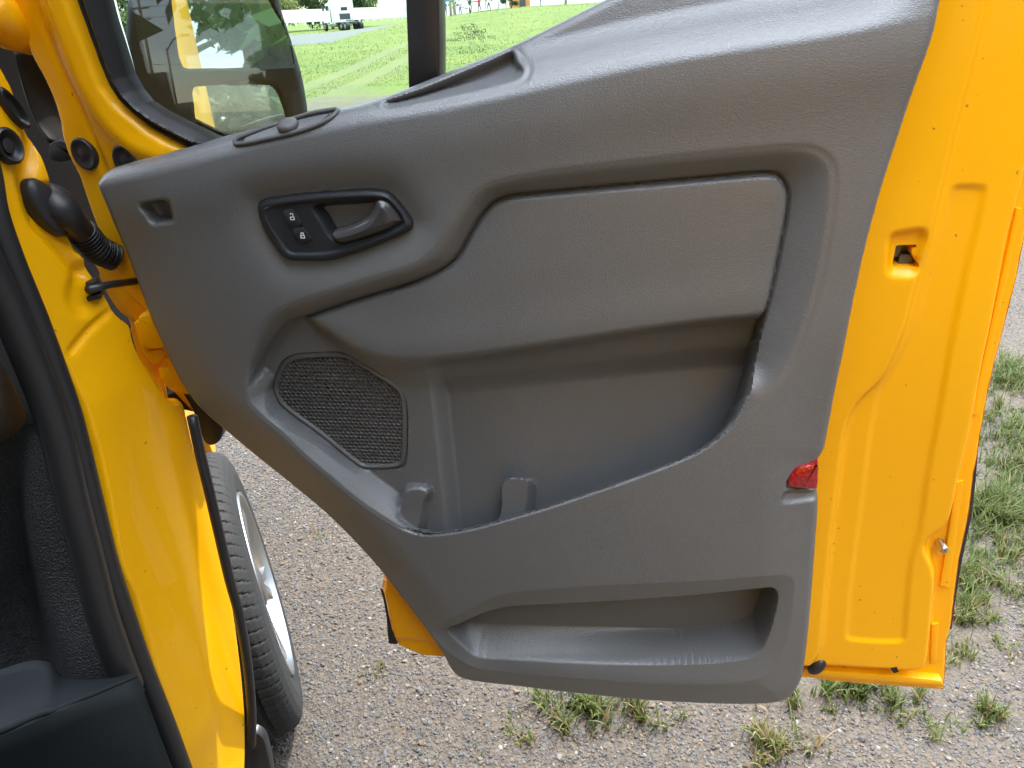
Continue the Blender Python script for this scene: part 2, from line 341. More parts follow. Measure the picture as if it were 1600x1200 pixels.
REC = smooth(dp([(1487,293),(1500,288),(1530,288),(1542,292),(1541,310),(1529,365),(1508,450),(1488,550),(1471,650),(1454,744),(1442,833),(1429,879),(1421,950),(1417,996),(1413,1003),(1400,1006),(1330,1002),(1321,996),(1321,985),(1329,900),(1342,804),(1354,700),(1360,660),(1372,610),(1400,560),(1425,510),(1446,440),(1470,360)], HS-.008), True, 4)
PLAT = smooth(dp([(1640,120),(1610,240),(1592,312),(1575,375),(1554,483),(1533,583),(1517,671),(1500,742),(1490,795),(1480,822),(1460,838),(1448,852),(1448,866),(1457,885),(1462,910),(1458,950),(1454,992),(1448,1036),(1440,1046),(1425,1048),(1300,1040),(1262,1036)], HS-.008), False, 4)
HEM = dp([(1262,1044),(1300,1048),(1400,1055),(1462,1062),(1470,1045)], .01)
LATCH = dp([(1400,383),(1431,382),(1432,386),(1425,389),(1424,395),(1434,412),(1432,416),(1396,416),(1394,412)], HS-.01)
LATCHD = smooth(dp([(1392,368),(1412,362),(1446,362),(1440,400),(1432,428),(1400,430),(1388,425),(1388,395)], HS), True, 4)
CORN = smooth(dp([(1280,1018),(1295,1035),(1270,1052),(1250,1052)], HS-.01), True, 3)
CL = smooth(dp([(48,-60),(65,22),(78,60),(91,91),(110,135),(130,178),(142,210),(152,238),(165,275),(200,380)], HS), False, 4)
FRM = smooth(dp([(60,-70),(80,0),(100,52),(120,105),(142,150),(168,190),(205,225),(250,245)], HS), False, 4)
LA = np.concatenate([L1[::-1], np.array([L1[0]+[0, .6], [-2, L1[0][1]+.6], [-2, L1[-1][1]]])])
bnd = (SHELL[:, 0].min()-.004, SHELL[:, 1].min()-.004, SHELL[:, 0].max()+.004, SHELL[:, 1].max()+.004)
HIDE = None
def shell_sd(U, V):
    d = sdf(U, V, SHELL); d = np.maximum(d, -sdf(U, V, WIN_OUT)); d = np.maximum(d, -(sdf(U, V, TRIM)+.028)); d = np.maximum(d, -sdf(U, V, LATCH))
    return d
PLC = np.concatenate([PLAT, np.array([PLAT[-1]+[-.6, 0], PLAT[0]+[-1.2, .6], PLAT[0]+[0, .6]])])
def shell_h(U, V):
    h = np.full(U.shape, HS)
    dl = sdf(U, V, LA); h -= .0085*ss(dl, -.003, .009)*(V > -1)                # right of the L1 crease the sheet steps down
    dr = sdf(U, V, REC); h -= .004*(1-ss(dr, -.008, .001))                      # long pressed panel
    dpv = sdf(U, V, PLC); h -= .030*ss(dpv, -.004, .012)*(U > .2)              # steps down to the hem flange
    dlt = sdf(U, V, LATCHD); h -= .011*(1-ss(dlt, -.009, .004))
    right = ss(U, .0, .1)
    dc = dopen(U, V, CL); h -= .004*np.exp(-(dc/.006)**2)*(U < 0)               # pressed crease of the front frame
    df = dopen(U, V, FRM); h += .008*np.exp(-(df/.018)**2)*(U < 0)
    ds = sdf(U, V, SHELL); h -= .02*(1-ss(-ds, 0, .014))*(U < .2)
    h -= .012*(1-ss(-ds, 0, .006))*(U >= .2)
    dw = sdf(U, V, WIN_OUT); h -= .014*(1-ss(dw, 0, .012))
    # shallow dents and ribs
    h += .0022*np.sin(V*9+U*4)*ss(-ds, 0, .05)
    return h
door = hfield('door', DOOR, shell_sd, shell_h, .0032, bnd, .004, M_YEL, van)
# outer skin of the door
def skin_sd(U, V): return np.maximum(sdf(U, V, SHELL)+.001, -(sdf(U, V, WIN_OUT)-.0))
hfield('outer_skin', DOOR, skin_sd, lambda U, V: 0*U+.002, .02, bnd, -.006, M_YEL, door)
# black weather edge beyond the hem, right side
rl = dp([(1532,690),(1528,742),(1521,800),(1506,870),(1496,930),(1490,975)], -.02); rl2 = rl+np.array([-.02, 0]); rl = rl+np.array([-.007, 0])
plate('edge_moulding', DOOR, np.concatenate([rl, rl2[::-1]]), -.03, -.006, .003, M_RUB, door)
ll = dp([(600,918),(604,930),(610,962),(613,1004)], -.01); plate('edge_moulding', DOOR, np.concatenate([ll+[-.008, 0], (ll+[.012, 0])[::-1]]), -.025, -.006, .003, M_RUB, door)
# tape seals on the hem flange
for q in ([(1500,762),(1512,760),(1489,927),(1474,925)], [(1461,986),(1472,984),(1468,1042),(1458,1048)], [(1596,330),(1606,330),(1536,655),(1524,655)]):
    P = smooth(dp(q, HS-.02), True, 1); plate('sealant_strip', DOOR, P, .004, HS-.034, .002, M_YEL, door)
plate('hem_ledge', DOOR, dp([(1256,1046),(1300,1050),(1400,1056),(1472,1064),(1475,1074),(1400,1068),(1300,1060),(1253,1054)], .03), .004, .03, .003, M_YEL, door)
def surf(fn, fr, x, y, h0): 
    c = fr.uv(x, y, h0); return float(fn(np.array([c[0]]), np.array([c[1]]))[0])
def disc(name, fr, x, y, h, rx, ry, prof, mat, parent, ang=0, n=40):
    """lathe-like plug on a frame; rx, ry in metres; prof = (radius fraction, height)"""
    c = fr.uv(x, y, h); V = []; F = []; m = len(prof)
    for k in range(n):
        a = 2*pi*k/n; du = cos(a)*rx; dv = sin(a)*ry; du, dv = du*cos(ang)-dv*sin(ang), du*sin(ang)+dv*cos(ang)
        for r, hh in prof: V.append(fr.w(c[0]+du*r, c[1]+dv*r, h+hh))
    for k in range(n):
        l = (k+1) % n
        for i in range(m-1): F.append([k*m+i, k*m+i+1, l*m+i+1, l*m+i])
    F.append([k*m+m-1 for k in range(n)])
    return autosmooth(mesh_obj(name, V, F, mat, parent), 60)
GR = [(1.0, -.014), (1.0, .001), (.93, .003), (.8, .003), (.74, .0015), (.3, .0015), (.22, .0025), (.05, .0025)]
disc('grommet', DOOR, 131, 241, surf(shell_h, DOOR, 131, 241, HS)+.003, .018, .023, GR, M_RUB, door, ang=.25)
disc('grommet', DOOR, 196, 252, surf(shell_h, DOOR, 196, 252, HS)+.003, .018, .023, GR, M_RUB, door, ang=.25)
disc('screw', DOOR, 1471, 852, HS-.03, .0065, .0065, [(1, -.01), (1, .012), (.8, .014), (.4, .014), (.3, .011), (.1, .011)], M_STEEL, door)
disc('bump_stop', DOOR, 1275, 1036, HS-.016, .012, .02, [(1, -.01), (1, .01), (.7, .015), (.2, .016)], M_RUB, door, ang=-.5)
# latch seen through its hole
Vb, Fb = [], []; c = DOOR.uv(1412, 400, .03)
for du, dv, h, s in ((0, 0, .012, (.05, .01, .05)), (.004, -.006, .024, (.018, .014, .016)), (-.01, .008, .02, (.012, .012, .02))): box(Vb, Fb, DOOR.w(c[0]+du, c[1]+dv, h), s, rz(-TH))
mesh_obj('door_latch', Vb, Fb, M_ALLOYD, door, False)
plate('drain_hole', DOOR, dp([(1392,1046),(1402,1044),(1405,1051),(1397,1053)], HS-.004), .01, HS-.005, .001, M_DARK, door)

# ================= window: seal, glass, divider
def ring_sd(U, V): return np.maximum(sdf(U, V, WIN_OUT)-.002, -sdf(U, V, WIN_IN))
def ring_h(U, V):
    a = sdf(U, V, WIN_IN); b = -sdf(U, V, WIN_OUT); t = np.clip(a/(a+b+1e-6), 0, 1)
    return HS-.022+.020*np.sin(np.clip(t, 0, 1)*pi*.99)+.004*np.exp(-((t-.45)/.08)**2)
hfield('window_seal', DOOR, ring_sd, ring_h, .0022, (WIN_OUT[:, 0].min()-.01, WIN_OUT[:, 1].min()-.01, WIN_OUT[:, 0].max()+.01, WIN_OUT[:, 1].max()+.01), .012, M_RUB, door)
bl_ = np.concatenate([WIN_OUT, WIN_OUT[:1]]); V_, F_ = tube(DOOR.w(bl_[:, 0], bl_[:, 1], np.full(len(bl_), HS-.014)), .0038, 8, False); mesh_obj('seal_bead', V_, F_, M_RUB, door)
# the glass leans: its top tips inwards by a couple of degrees
def tilt(fr, v0, ang, h0):
    o = fr.o+fr.b*v0+fr.n*h0; b = fr.b*cos(ang)-fr.n*sin(ang); n = fr.n*cos(ang)+fr.b*sin(ang); return Frame(o, fr.a, b, n)
GL = tilt(DOOR, 1.35, radians(3.0), .022)
gp = WIN_IN.copy(); c0 = gp.mean(0); gp = c0+(gp-c0)*1.012; gp[:, 1] -= 1.35
glass = plate('window_glass', GL, gp, -.004, 0, 0, M_GLASS, door)
bar = dp([(633,-110),(633,0),(636,70),(638,150),(686,150),(686,70),(685,0),(685,-110)], .03)
bar[0, 1] = bar[-1, 1] = Wtop-.01
db = plate('window_divider', DOOR, bar, -.008, .03, .004, M_RUB, door)
V_, F_ = [], []
# ================= trim panel
RIDGE = smooth(dp([(130,282),(200,270),(300,246),(420,214),(560,184),(700,160),(850,126),(1000,92),(1150,66),(1300,42),(1462,8),(1500,0)], .10), False, 4)
R1 = smooth(dp([(387,610),(389,598),(397,578),(407,557),(422,532),(442,510),(455,503),(480,497),(510,487),(560,470),(610,455),(660,438),(690,422),(703,412),(715,396),(730,368),(745,344),(760,325),(775,314),(800,307),(860,301),(1000,288),(1100,279),(1190,271),(1215,272),(1229,283),(1238,303),(1238,330),(1225,400),(1210,470),(1195,520),(1180,580),(1167,620),(1152,652),(1120,685),(1080,710),(1000,742),(920,770),(860,790),(800,808),(740,824),(700,831),(665,833),(632,824),(600,806),(560,778),(520,745),(480,711),(440,672),(410,647),(392,627)], .10), True, 4)
BV = smooth(dp([(383,614),(384,590),(390,560),(400,530),(417,503),(442,484),(510,460),(585,437),(640,421),(675,400),(692,378),(720,335),(740,308),(762,292),(800,282),(860,271),(1000,254),(1100,243),(1200,234),(1250,231),(1282,238),(1302,262),(1303,310),(1290,400),(1270,480),(1240,560),(1212,600),(1180,640),(1155,664),(1122,694),(1080,720),(1000,751),(920,778),(860,798),(800,816),(740,832),(700,839),(665,841),(628,832),(596,813),(556,786),(516,752),(476,718),(436,679),(406,654),(388,634)], .108), True, 4)
LIP = smooth(dp([(387,610),(392,627),(410,647),(440,672),(480,711),(520,745),(560,778),(600,806),(632,824),(665,833),(700,831),(740,824),(800,808),(860,790),(920,770),(1000,742),(1080,710),(1120,685),(1152,652),(1167,620)], .105), False, 4)
EL = smooth(dp([(440,440),(485,496),(520,524),(560,551),(600,566),(640,570),(700,568),(800,556),(900,541),(1000,526),(1100,513),(1200,504),(1260,500)], .085), False, 4)
GRL = smooth(dp([(425,603),(435,575),(446,561),(466,554),(530,551),(546,555),(600,588),(625,606),(634,625),(635,700),(631,725),(620,732),(575,734),(559,729),(500,682),(440,637),(427,616)], .067), True, 4)
R2 = smooth(dp([(699,987),(715,976),(740,963),(765,953),(790,947),(820,944),(900,940),(1000,934),(1100,926),(1190,917),(1207,918),(1214,928),(1213,945),(1206,975),(1197,1000),(1185,1018),(1160,1029),(1100,1036),(1000,1039),(900,1037),(800,1032),(745,1028),(722,1014),(708,1001)], .095), True, 4)
BV2 = smooth(dp([(668,985),(720,955),(780,925),(900,912),(1100,902),(1200,895),(1237,902),(1240,935),(1230,1000),(1205,1045),(1150,1065),(1050,1068),(900,1060),(760,1048),(710,1030),(680,1004)], .1), True, 4)
VB = smooth(dp([(699,987),(708,1001),(722,1014),(745,1028),(800,1032),(900,1037),(1000,1039),(1100,1036),(1160,1029),(1185,1018)], .095), False, 4)
CRS = smooth(dp([(700,968),(740,974),(840,982),(940,992),(1040,1002),(1140,1010),(1220,1015)], .05), False, 4)
BEZ = smooth(dp([(404,327),(405,317),(412,312),(422,309),(485,301),(560,296),(597,297),(612,304),(630,325),(644,345),(645,352),(640,359),(630,365),(585,385),(535,402),(510,407),(460,407),(445,402),(425,377),(410,350)], .10), True, 4)
CUP = smooth(dp([(221,313),(240,308),(262,304),(272,306),(277,312),(281,345),(266,349),(250,353),(242,350),(232,332)], .10), True, 3)
CUPI = smooth(dp([(233,316),(262,307),(272,311),(278,340),(262,342),(250,342),(240,328)], .09), True, 3)
SLOT = smooth(dp([(604,160),(622,153),(655,142),(700,124),(765,97),(790,85),(797,84),(806,98),(817,110),(812,118),(798,124),(740,139),(680,152),(630,162),(612,164)], .08), True, 4)
SLOTO = smooth(dp([(586,158),(610,146),(640,136),(700,112),(760,88),(790,78),(803,79),(815,90),(829,106),(824,122),(802,131),(740,147),(680,159),(630,168),(598,168)], .08), True, 4)
RIB = [smooth(dp([(634,765),(668,765),(663,785),(648,824),(616,820),(626,790)], .085), True, 3), smooth(dp([(788,744),(826,742),(828,752),(812,806),(772,814),(782,780)], .07), True, 3)]
REFR = smooth(dp([(1228,758),(1233,745),(1246,732),(1262,727),(1300,722),(1300,768),(1262,768),(1236,765)], .098), True, 3)
REFB = smooth(dp([(1232,764),(1300,766),(1300,780),(1260,784),(1222,782)], .098), True, 3)
xsp = dp([(690,700)], .06)[0][0]; xr = dp([(1150,600)], .04)[0][0]; x62 = dp([(625,790)], .08)[0][0]
def trim_h(U, V):
    h = np.full(U.shape, .108)
    d0 = sdf(U, V, TRIM)
    # broad form: fuller under the ridge, pulled in towards the bottom and the lower front edge
    rv = curve_v(U, RIDGE); t = V-rv
    h += .006*np.exp(-((t+.04)/.05)**2)*(t < 0)+.006*np.exp(-((.04)/.05)**2)*(t >= 0)
    tt = np.maximum(t, 0); roll = np.where(t > 0, np.sqrt(tt*tt+.018**2)-.018, 0)
    fade = 1-.85*ss(U, DOOR.uv(1330, 20, .1)[0], DOOR.uv(1475, 20, .1)[0]); h -= (.046*ss(t, -.012, .046)+.22*np.maximum(t-.02, 0))*fade
    # depressions
    db_ = sdf(U, V, BEZ); h -= .011*np.exp(-(np.maximum(db_, 0)/.024)**1.5)
    lowfront = ss(-d0, 0, .085); h -= .012*(1-lowfront)*(1-ss(V, 1.0, 1.25))
    h -= .006*ss(.75-V, 0, .3)
    # bevel into the big recess
    d1 = sdf(U, V, R1); dB = sdf(U, V, BV); lip = dopen(U, V, LIP)
    band = np.clip(d1/(np.maximum(d1, 0)+np.maximum(-dB, 0)+1e-5), 0, 1)
    up = ss(lip, .006, .05)
    drop = .024*up
    tb = np.where(dB < 0, 1-band, 0)
    h -= drop*(tb**1.15)
    # edges of the bevel softened on its outer side
    h -= .0015*np.exp(-(dB/.004)**2)*up
    global _HO
    _HO = h.copy()
    ev = curve_v(U, EL); e = V-ev                      # positive above the insert's lower edge
    ins = .087+.006*(1-np.exp(-np.maximum(-d1, 0)/.012))
    ins -= .013*np.exp(-(np.maximum(-d1-.0015, 0)/.0034)**2)
    ins -= .0045*(1-ss(e, -.02, .13))*ss(U, -.1, .3)
    ins += .004*np.exp(-((e-.03)/.04)**2)*ss(U, -.25, .1)
    deep = .066-.024*ss(U, xsp-.008, xsp+.018)-.030*ss(U, xsp+.03, xr)
    k = 1.15+11*ss(U, x62-.005, x62+.04)
    ld = np.where(d1 < 0, lip, 0)
    floor = _HO-.001-ld*k
    low = np.maximum(deep, floor); s_ = .004; low = np.where(np.abs(deep-floor) < s_, low+(s_-np.abs(deep-floor))**2/(4*s_), low)
    for r in RIB:
        dr = sdf(U, V, r); tr = 1-ss(dr, -.003, .005); low = np.maximum(low, low*(1-tr)+(.088 if r is RIB[0] else .080)*tr)
    wdt = .014+.030*ss(U, -.45, .0)
    mixu = ss(e, -wdt, .005+.016*ss(U, -.3, .1))
    inside = low*(1-mixu)+ins*mixu
    wl = ss(-d1, -.001, .0035+.003*(1-up)) 
    h = h*(1-wl)+inside*wl
    # speaker seat
    dg = sdf(U, V, GRL); h = h*(1-(1-ss(dg, -.001, .001)))+.060*(1-ss(dg, -.001, .001))
    # lower pocket
    d2 = sdf(U, V, R2); dB2 = sdf(U, V, BV2)
    b2 = np.clip(np.maximum(d2, 0)/(np.maximum(d2, 0)+np.maximum(-dB2, 0)+1e-5), 0, 1); h -= np.where(dB2 < 0, .009*(1-b2), 0)
    cv = curve_v(U, CRS); dd = .048+.037*ss(U, R2[:, 0].min(), R2[:, 0].max())
    bot = h-.002
    dlow = dopen(U, V, VB); dcr = np.maximum(cv-V, 0)
    fl = dcr/(dcr+dlow+1e-5); p2 = (h-dd)+dd*.96*fl**1.5
    w2 = ss(-d2, -.001, .005); h = h*(1-w2)+p2*w2
    # small cups and slots
    dc = sdf(U, V, CUP); h -= .006*(1-ss(dc, -.012, 0)); dc = sdf(U, V, CUPI); h -= .020*(1-ss(dc, -.004, .001))
    dsl = sdf(U, V, SLOT); h -= .030*(1-ss(dsl, -.010, .004)); dso = sdf(U, V, SLOTO); h -= .0022*np.exp(-((dso)/.0036)**2)
    h = h*(1-(1-ss(db_, -.004, .0)))+(h-.012)*(1-ss(db_, -.004, .0))
    dr = sdf(U, V, REFR); h -= .011*(1-ss(dr, -.003, .002))
    dr = sdf(U, V, REFB); h -= .009*(1-ss(dr, -.004, .003))*np.clip(1-np.abs(V-REFB[:, 1].mean())/.02, .2, 1)
    # rolled outer edge
    r = .011; x = np.clip(-d0, 0, r); h -= (r-np.sqrt(np.maximum(r*r-(r-x)**2, 0)))*.9
    return h
tb_ = (TRIM[:, 0].min()-.003, TRIM[:, 1].min()-.003, TRIM[:, 0].max()+.003, TRIM[:, 1].max()+.003)
def trim_shift(U, V, H):                        # the big pocket reaches down behind its own lip
    d1 = sdf(U, V, R1); e = V-curve_v(U, EL); m_ = (1-ss(e, -.02, .0))*(d1 < 0)*ss(U, x62-.02, x62+.05)
    return .85*m_*np.maximum(_HO-.005-H, 0)
trim = hfield('trim_panel', DOOR, lambda U, V: sdf(U, V, TRIM), trim_h, .0018, tb_, lambda U, V: np.minimum(trim_h(U, V)-.004, .048), M_TRIM, door, vshift=trim_shift)

# speaker grille with its rim and punched mesh
gi = GRL.copy(); gc = gi.mean(0); pit = .0076
def gr_sd(U, V): return sdf(U, V, GRL)+.0006
def gr_h(U, V):
    d = -sdf(U, V, GRL); h = np.full(U.shape, .0645); h += .0035*(1-ss(np.abs(d-.005), .001, .0045))
    vy = pit*.8660; j = np.round(V/vy); off = (np.mod(j, 2))*pit/2; i = np.round((U-off)/pit); best = np.full(U.shape, 1.)
    for dj in (-1, 0, 1):
        jj = j+dj; of = np.mod(jj, 2)*pit/2; ii = np.round((U-of)/pit); best = np.minimum(best, np.hypot(U-of-ii*pit, V-jj*vy))
    return h-np.where(d > .0095, .006*(1-ss(best, .0022, .0031)), 0)
M_GRILLE = plain('grille_plastic', (.10, .10, .103), .4)
hfield('speaker_grille', DOOR, gr_sd, gr_h, .00085, (GRL[:, 0].min()-.002, GRL[:, 1].min()-.002, GRL[:, 0].max()+.002, GRL[:, 1].max()+.002), .055, M_GRILLE, door)

# inner release: bezel, cup, lever, lock buttons
LCUP = smooth(dp([(486,323),(492,318),(505,315),(540,313),(585,310),(607,316),(625,335),(632,347),(630,353),(585,371),(547,382),(532,384),(520,378),(510,368),(498,347),(488,332)], .105), True, 4)
PADI = smooth(dp([(414,330),(420,323),(480,314),(600,308),(622,326),(633,345),(628,356),(585,374),(535,391),(510,396),(462,397),(450,393),(432,370),(420,350)], .105), True, 4)
def bz_h(U, V):
    d = -sdf(U, V, BEZ); h = .100+.0085*np.sqrt(np.clip(d/.006, 0, 1)); di = sdf(U, V, PADI); h = h-.0035*(1-ss(di, -.003, .001))+.0*U
    left = 1-ss(U-PADI[:, 0].min(), .0, .022); h += .003*left*(di < 0)
    dc = sdf(U, V, LCUP); t = 1-ss(dc, -.014, .0); h -= .024*t
    return h
hfield('handle_bezel', DOOR, lambda U, V: sdf(U, V, BEZ), bz_h, .0012, (BEZ[:, 0].min()-.002, BEZ[:, 1].min()-.002, BEZ[:, 0].max()+.002, BEZ[:, 1].max()+.002), .082, M_BEZ, door)
LEV = smooth(dp([(586,312),(596,311),(607,316),(620,329),(631,346),(629,352),(608,361),(585,369),(547,380),(532,382),(521,378),(516,369),(519,362),(535,357),(555,350),(572,339),(580,327)], .11), True, 4)
def lev_h(U, V):
    d = -sdf(U, V, LEV); u0, u1 = LEV[:, 0].min(), LEV[:, 0].max(); s = (U-u0)/(u1-u0)
    h = .098+.014*np.sqrt(np.clip(d/.011, 0, 1)); h += .004*(1-s)
    return h-.006*ss(s, .75, 1.0)
hfield('door_handle', DOOR, lambda U, V: sdf(U, V, LEV), lev_h, .0012, (LEV[:, 0].min()-.002, LEV[:, 1].min()-.002, LEV[:, 0].max()+.002, LEV[:, 1].max()+.002), .090, M_GLOSS, door)
for q, g in (([(442,331),(446,328),(456,326),(460,329),(472,350),(470,353),(456,357)], 0), ([(457,359),(471,355),(475,357),(487,372),(484,376),(473,379),(468,378)], 1)):
    P = smooth(dp(q, .106), True, 3); b = plate('lock_button', DOOR, P, .09, .1075, .0012, M_BLK, door)
    c = P.mean(0); Vv, Ff = [], []; s = .0013
    def bx(du, dv, su, sv): box(Vv, Ff, DOOR.w(c[0]+du, c[1]+dv, .1077), (su, .0006, sv), rz(-TH))
    bx(0, -.0030, .0062, .0011); bx(0, .0006, .0062, .0011); bx(-.0026, -.0012, .0011, .0036); bx(.0026, -.0012, .0011, .0036)
    if g: bx(-.0017, .0024, .0009, .0030); bx(.0017, .0024, .0009, .0030); bx(0, .0040, .0042, .0009)
    else: bx(-.0017, .0045, .0009, .0016); bx(.0017, .0030, .0009, .0045); bx(0, .0053, .0042, .0009)
    ic = mesh_obj('lock_symbol', Vv, Ff, M_WHITE, door, False)
# groove around the buttons
# red door reflector
RP = smooth(dp([(1231,757),(1232,748),(1238,739),(1246,732),(1258,729),(1270,727),(1279,723),(1279,744),(1278,762),(1272,765),(1255,764),(1235,761)], .104), True, 2)
plate('reflector', DOOR, RP, .088, .1045, .004, M_RED, door)
# mirror adjuster on the ledge
ADJ = smooth(dp([(380,217),(392,209),(415,200),(440,192),(480,179),(515,172),(531,172),(527,180),(505,192),(470,203),(430,212),(395,219)], .08), True, 4)
TOPF = tilt(DOOR, 0, radians(0), 0)
c1 = [trim_h(np.array([p[0]]), np.array([p[1]]))[0] for p in ADJ]; P3 = DOOR.w(ADJ[:, 0], ADJ[:, 1], np.array(c1)+.002)
V_, F_ = tube(np.vstack([P3, P3[:1]]), .0032, 8, False); mesh_obj('mirror_switch_ring', V_, F_, M_KICK, door)
mc = P3.mean(0); V_ = [p for p in P3]+[mc-DOOR.n*.006]; F_ = [[i, (i+1) % len(P3), len(P3)] for i in range(len(P3))]; mesh_obj('mirror_switch_well', V_, F_, M_DARK, door)
cc = DOOR.uv(455, 197, .09); kb = DOOR.w(cc[0], cc[1], surf(trim_h, DOOR, 455, 197, .09)-.001)
prof = [(.0, .0), (.011, .0), (.014, .006), (.0145, .014), (.012, .019), (.006, .0215), (.0001, .022)]
axk = DOOR.n*.35+np.array([0, 0, .94]); V_, F_ = lathe([(r*1.0, t_*.7) for r, t_ in prof], kb-axk*.006, axk, DOOR.a, 24); mesh_obj('mirror_switch_knob', V_, F_, M_KICK, door)

# ================= door mirror outside the glass
MF_YAW = radians(6)
def mframe(Y0, x, y, yaw, pit):
    o = at_y(x, y, Y0); n = np.array([sin(yaw)*cos(pit), -cos(yaw)*cos(pit), sin(pit)]); a = np.cross(np.array([0, 0, 1.0]), n)*1.0; a = -a if a[0] < 0 else a; a /= np.linalg.norm(a); b = np.cross(n, a); b = b if b[2] > 0 else -b
    return Frame(o, a, b, n)
MH = mframe(1.42, 360, 100, radians(19.4), radians(0))
hs = MH.poly([(225,-130),(300,-190),(405,-185),(425,-120),(436,0),(451,52),(470,112),(481,178),(481,235),(470,262),(300,285),(235,262),(205,200),(196,60)])
hs = smooth(hs, True, 4)
MG1 = smooth(MH.poly([(262,-60),(275,-140),(385,-160),(402,-60),(420,0),(446,50),(457,96),(452,102),(300,107),(285,103),(275,60)]), True, 3)
MG2 = smooth(MH.poly([(298,138),(305,131),(400,129),(424,131),(438,152),(448,195),(447,235),(440,250),(340,256),(318,240),(300,160)]), True, 3)
def mh_h(U, V):
    d = -sdf(U, V, hs); h = .0+.022*np.sqrt(np.clip(d/.012, 0, 1)); 
    for g in (MG1, MG2): h = h-.020*(1-ss(sdf(U, V, g), -.004, .003))
    return h
mirror = hfield('mirror_housing', MH, lambda U, V: sdf(U, V, hs), mh_h, .0035, (hs[:, 0].min()-.003, hs[:, 1].min()-.003, hs[:, 0].max()+.003, hs[:, 1].max()+.003), -.005, M_HOUS, door)
# rear shell of the mirror (bulges forward)
Vm, Fm = [], []; m = len(hs); cth = hs.mean(0)
for k, (sc, h) in enumerate(((1, -.005), (.97, -.04), (.85, -.075), (.6, -.095), (.02, -.105))):
    for p in hs: q = cth+(p-cth)*sc; Vm.append(MH.w(q[0], q[1], h))
for k in range(4):
    for i in range(m): j = (i+1) % m; Fm.append([k*m+i, k*m+j, (k+1)*m+j, (k+1)*m+i])
autosmooth(mesh_obj('mirror_back', Vm, Fm, M_HOUS, door), 60)
for g_, pit_ in ((MG1, 2.0), (MG2, 6.0)):
    gc_ = g_.mean(0); ft = Frame(MH.w(gc_[0], gc_[1], .009), MH.a, MH.b*cos(radians(pit_))-MH.n*sin(radians(pit_)), MH.n*cos(radians(pit_))+MH.b*sin(radians(pit_)))
    plate('mirror_pane', ft, (g_-gc_)*1.0, -.004, 0, .0, M_MIRR, door)
q0 = at_y(330, 245, 1.42); q1 = at_y(300, 300, 1.25); V_, F_ = tube([q0+[0, .03, -.02], (q0+q1)/2, q1], [.035, .03, .035], 12); mesh_obj('mirror_arm', V_, F_, M_HOUS, door)

# ================= etched marking on the glass (reads from outside, so mirrored from here)
def glass_text():
    Vt, Ft = [], []
    px = 1.0
    def put(s, x, y, size, bold=False, shear=0):
        cu = bpy.data.curves.new('t', 'FONT'); cu.body = s; cu.size = 1; cu.align_x = 'CENTER'; cu.align_y = 'CENTER'; cu.shear = shear; cu.resolution_u = 3
        if bold: cu.offset = .015
        to = bpy.data.objects.new('t', cu); COL.objects.link(to); dg = bpy.context.evaluated_depsgraph_get(); me = bpy.data.meshes.new_from_object(to.evaluated_get(dg))
        c = GL.uv(x, y, .001); b = len(Vt)
        for v in me.vertices:
            lu, lv = -v.co.x*size, v.co.y*size; a = radians(1.5); lu, lv = lu*cos(a)-lv*sin(a), lu*sin(a)+lv*cos(a)
            Vt.append(GL.w(c[0]+lu, c[1]+lv, .0006))
        for p in me.polygons: Ft.append([b+i for i in p.vertices])
        bpy.data.objects.remove(to); bpy.data.curves.remove(cu); bpy.data.meshes.remove(me)
    put('Ford', 733, 43, .0095, False, .4)
    put('Carlite', 749, 48.8, .0065, True); put('\u00aeSOLAR TINT', 728, 52.2, .0055)
    put('TEMPERED  AS2', 736, 56.5, .0052); put('DOT 1028  MH0T2  CARWH', 736, 60.8, .0052)
    put('C', 736, 68, .0048); put('I', 755, 65, .0048); put('M', 719.5, 76.5, .0048); put('A', 734, 75, .0045); put('U', 747.5, 73, .0048); put('I', 756.5, 71.5, .0048)
    put('CRA1 V31410-B', 738.5, 81, .0055)
    c = GL.uv(733.5, 42.7, .001); n = 32; b = len(Vt)
    for k in range(n):
        for s in (1, .93):
            lu, lv = cos(2*pi*k/n)*.0105*s, sin(2*pi*k/n)*.0045*s; Vt.append(GL.w(c[0]+lu, c[1]+lv, .0006))
    for k in range(n): l = (k+1) % n; Ft.append([b+2*k, b+2*l, b+2*l+1, b+2*k+1])
    mesh_obj('glass_marking', Vt, Ft, M_PRINT, door, False)
glass_text()

# ================= hinge pillar of the body
p1 = at_y(250, 520, 1.10); p2 = at_y(385, 1170, .93); p3 = at_y(0, 300, .95)
nn_ = np.cross(p2-p1, p3-p1); nn_ /= np.linalg.norm(nn_); nn_ = nn_ if nn_@(EYE-p1) > 0 else -nn_
bb_ = np.array([0, 0, 1.0]); bb_ = bb_-nn_*(bb_@nn_); bb_ /= np.linalg.norm(bb_); aa_ = np.cross(bb_, nn_)
PIL = Frame(p1, aa_, bb_, nn_)
def pp(pts, h=0): return PIL.poly(pts, h)
PO = [(-60,-60),(-30,-60),(-20,0),(-8,50),(0,87),(13,113),(32,147),(50,188),(65,219),(76,249),(84,275),(92,300),(110,345),(128,380),(140,402),(150,420),(167,450),(180,480),(196,497),(207,505),(213,530),(227,557),(240,577),(260,607),(268,622),(288,624),(296,650),(305,690),(312,714),(330,783),(348,856),(367,943),(380,1040),(386,1110),(387,1172),(385,1230),(383,1300),(360,1420),
      (339,1420),(314,1280),(287,1200),(264,1136),(232,1044),(204,943),(181,888),(163,797),(145,710),(139,693),(122,633),(102,583),(82,527),(56,467),(26,403),(-1,340),(-31,270),(-71,180)]
POL = smooth(pp(PO), True, 3)
VAL = smooth(pp([(40,150),(52,200),(50,240),(42,275),(48,310),(60,345),(95,385),(130,425)]), False, 4)
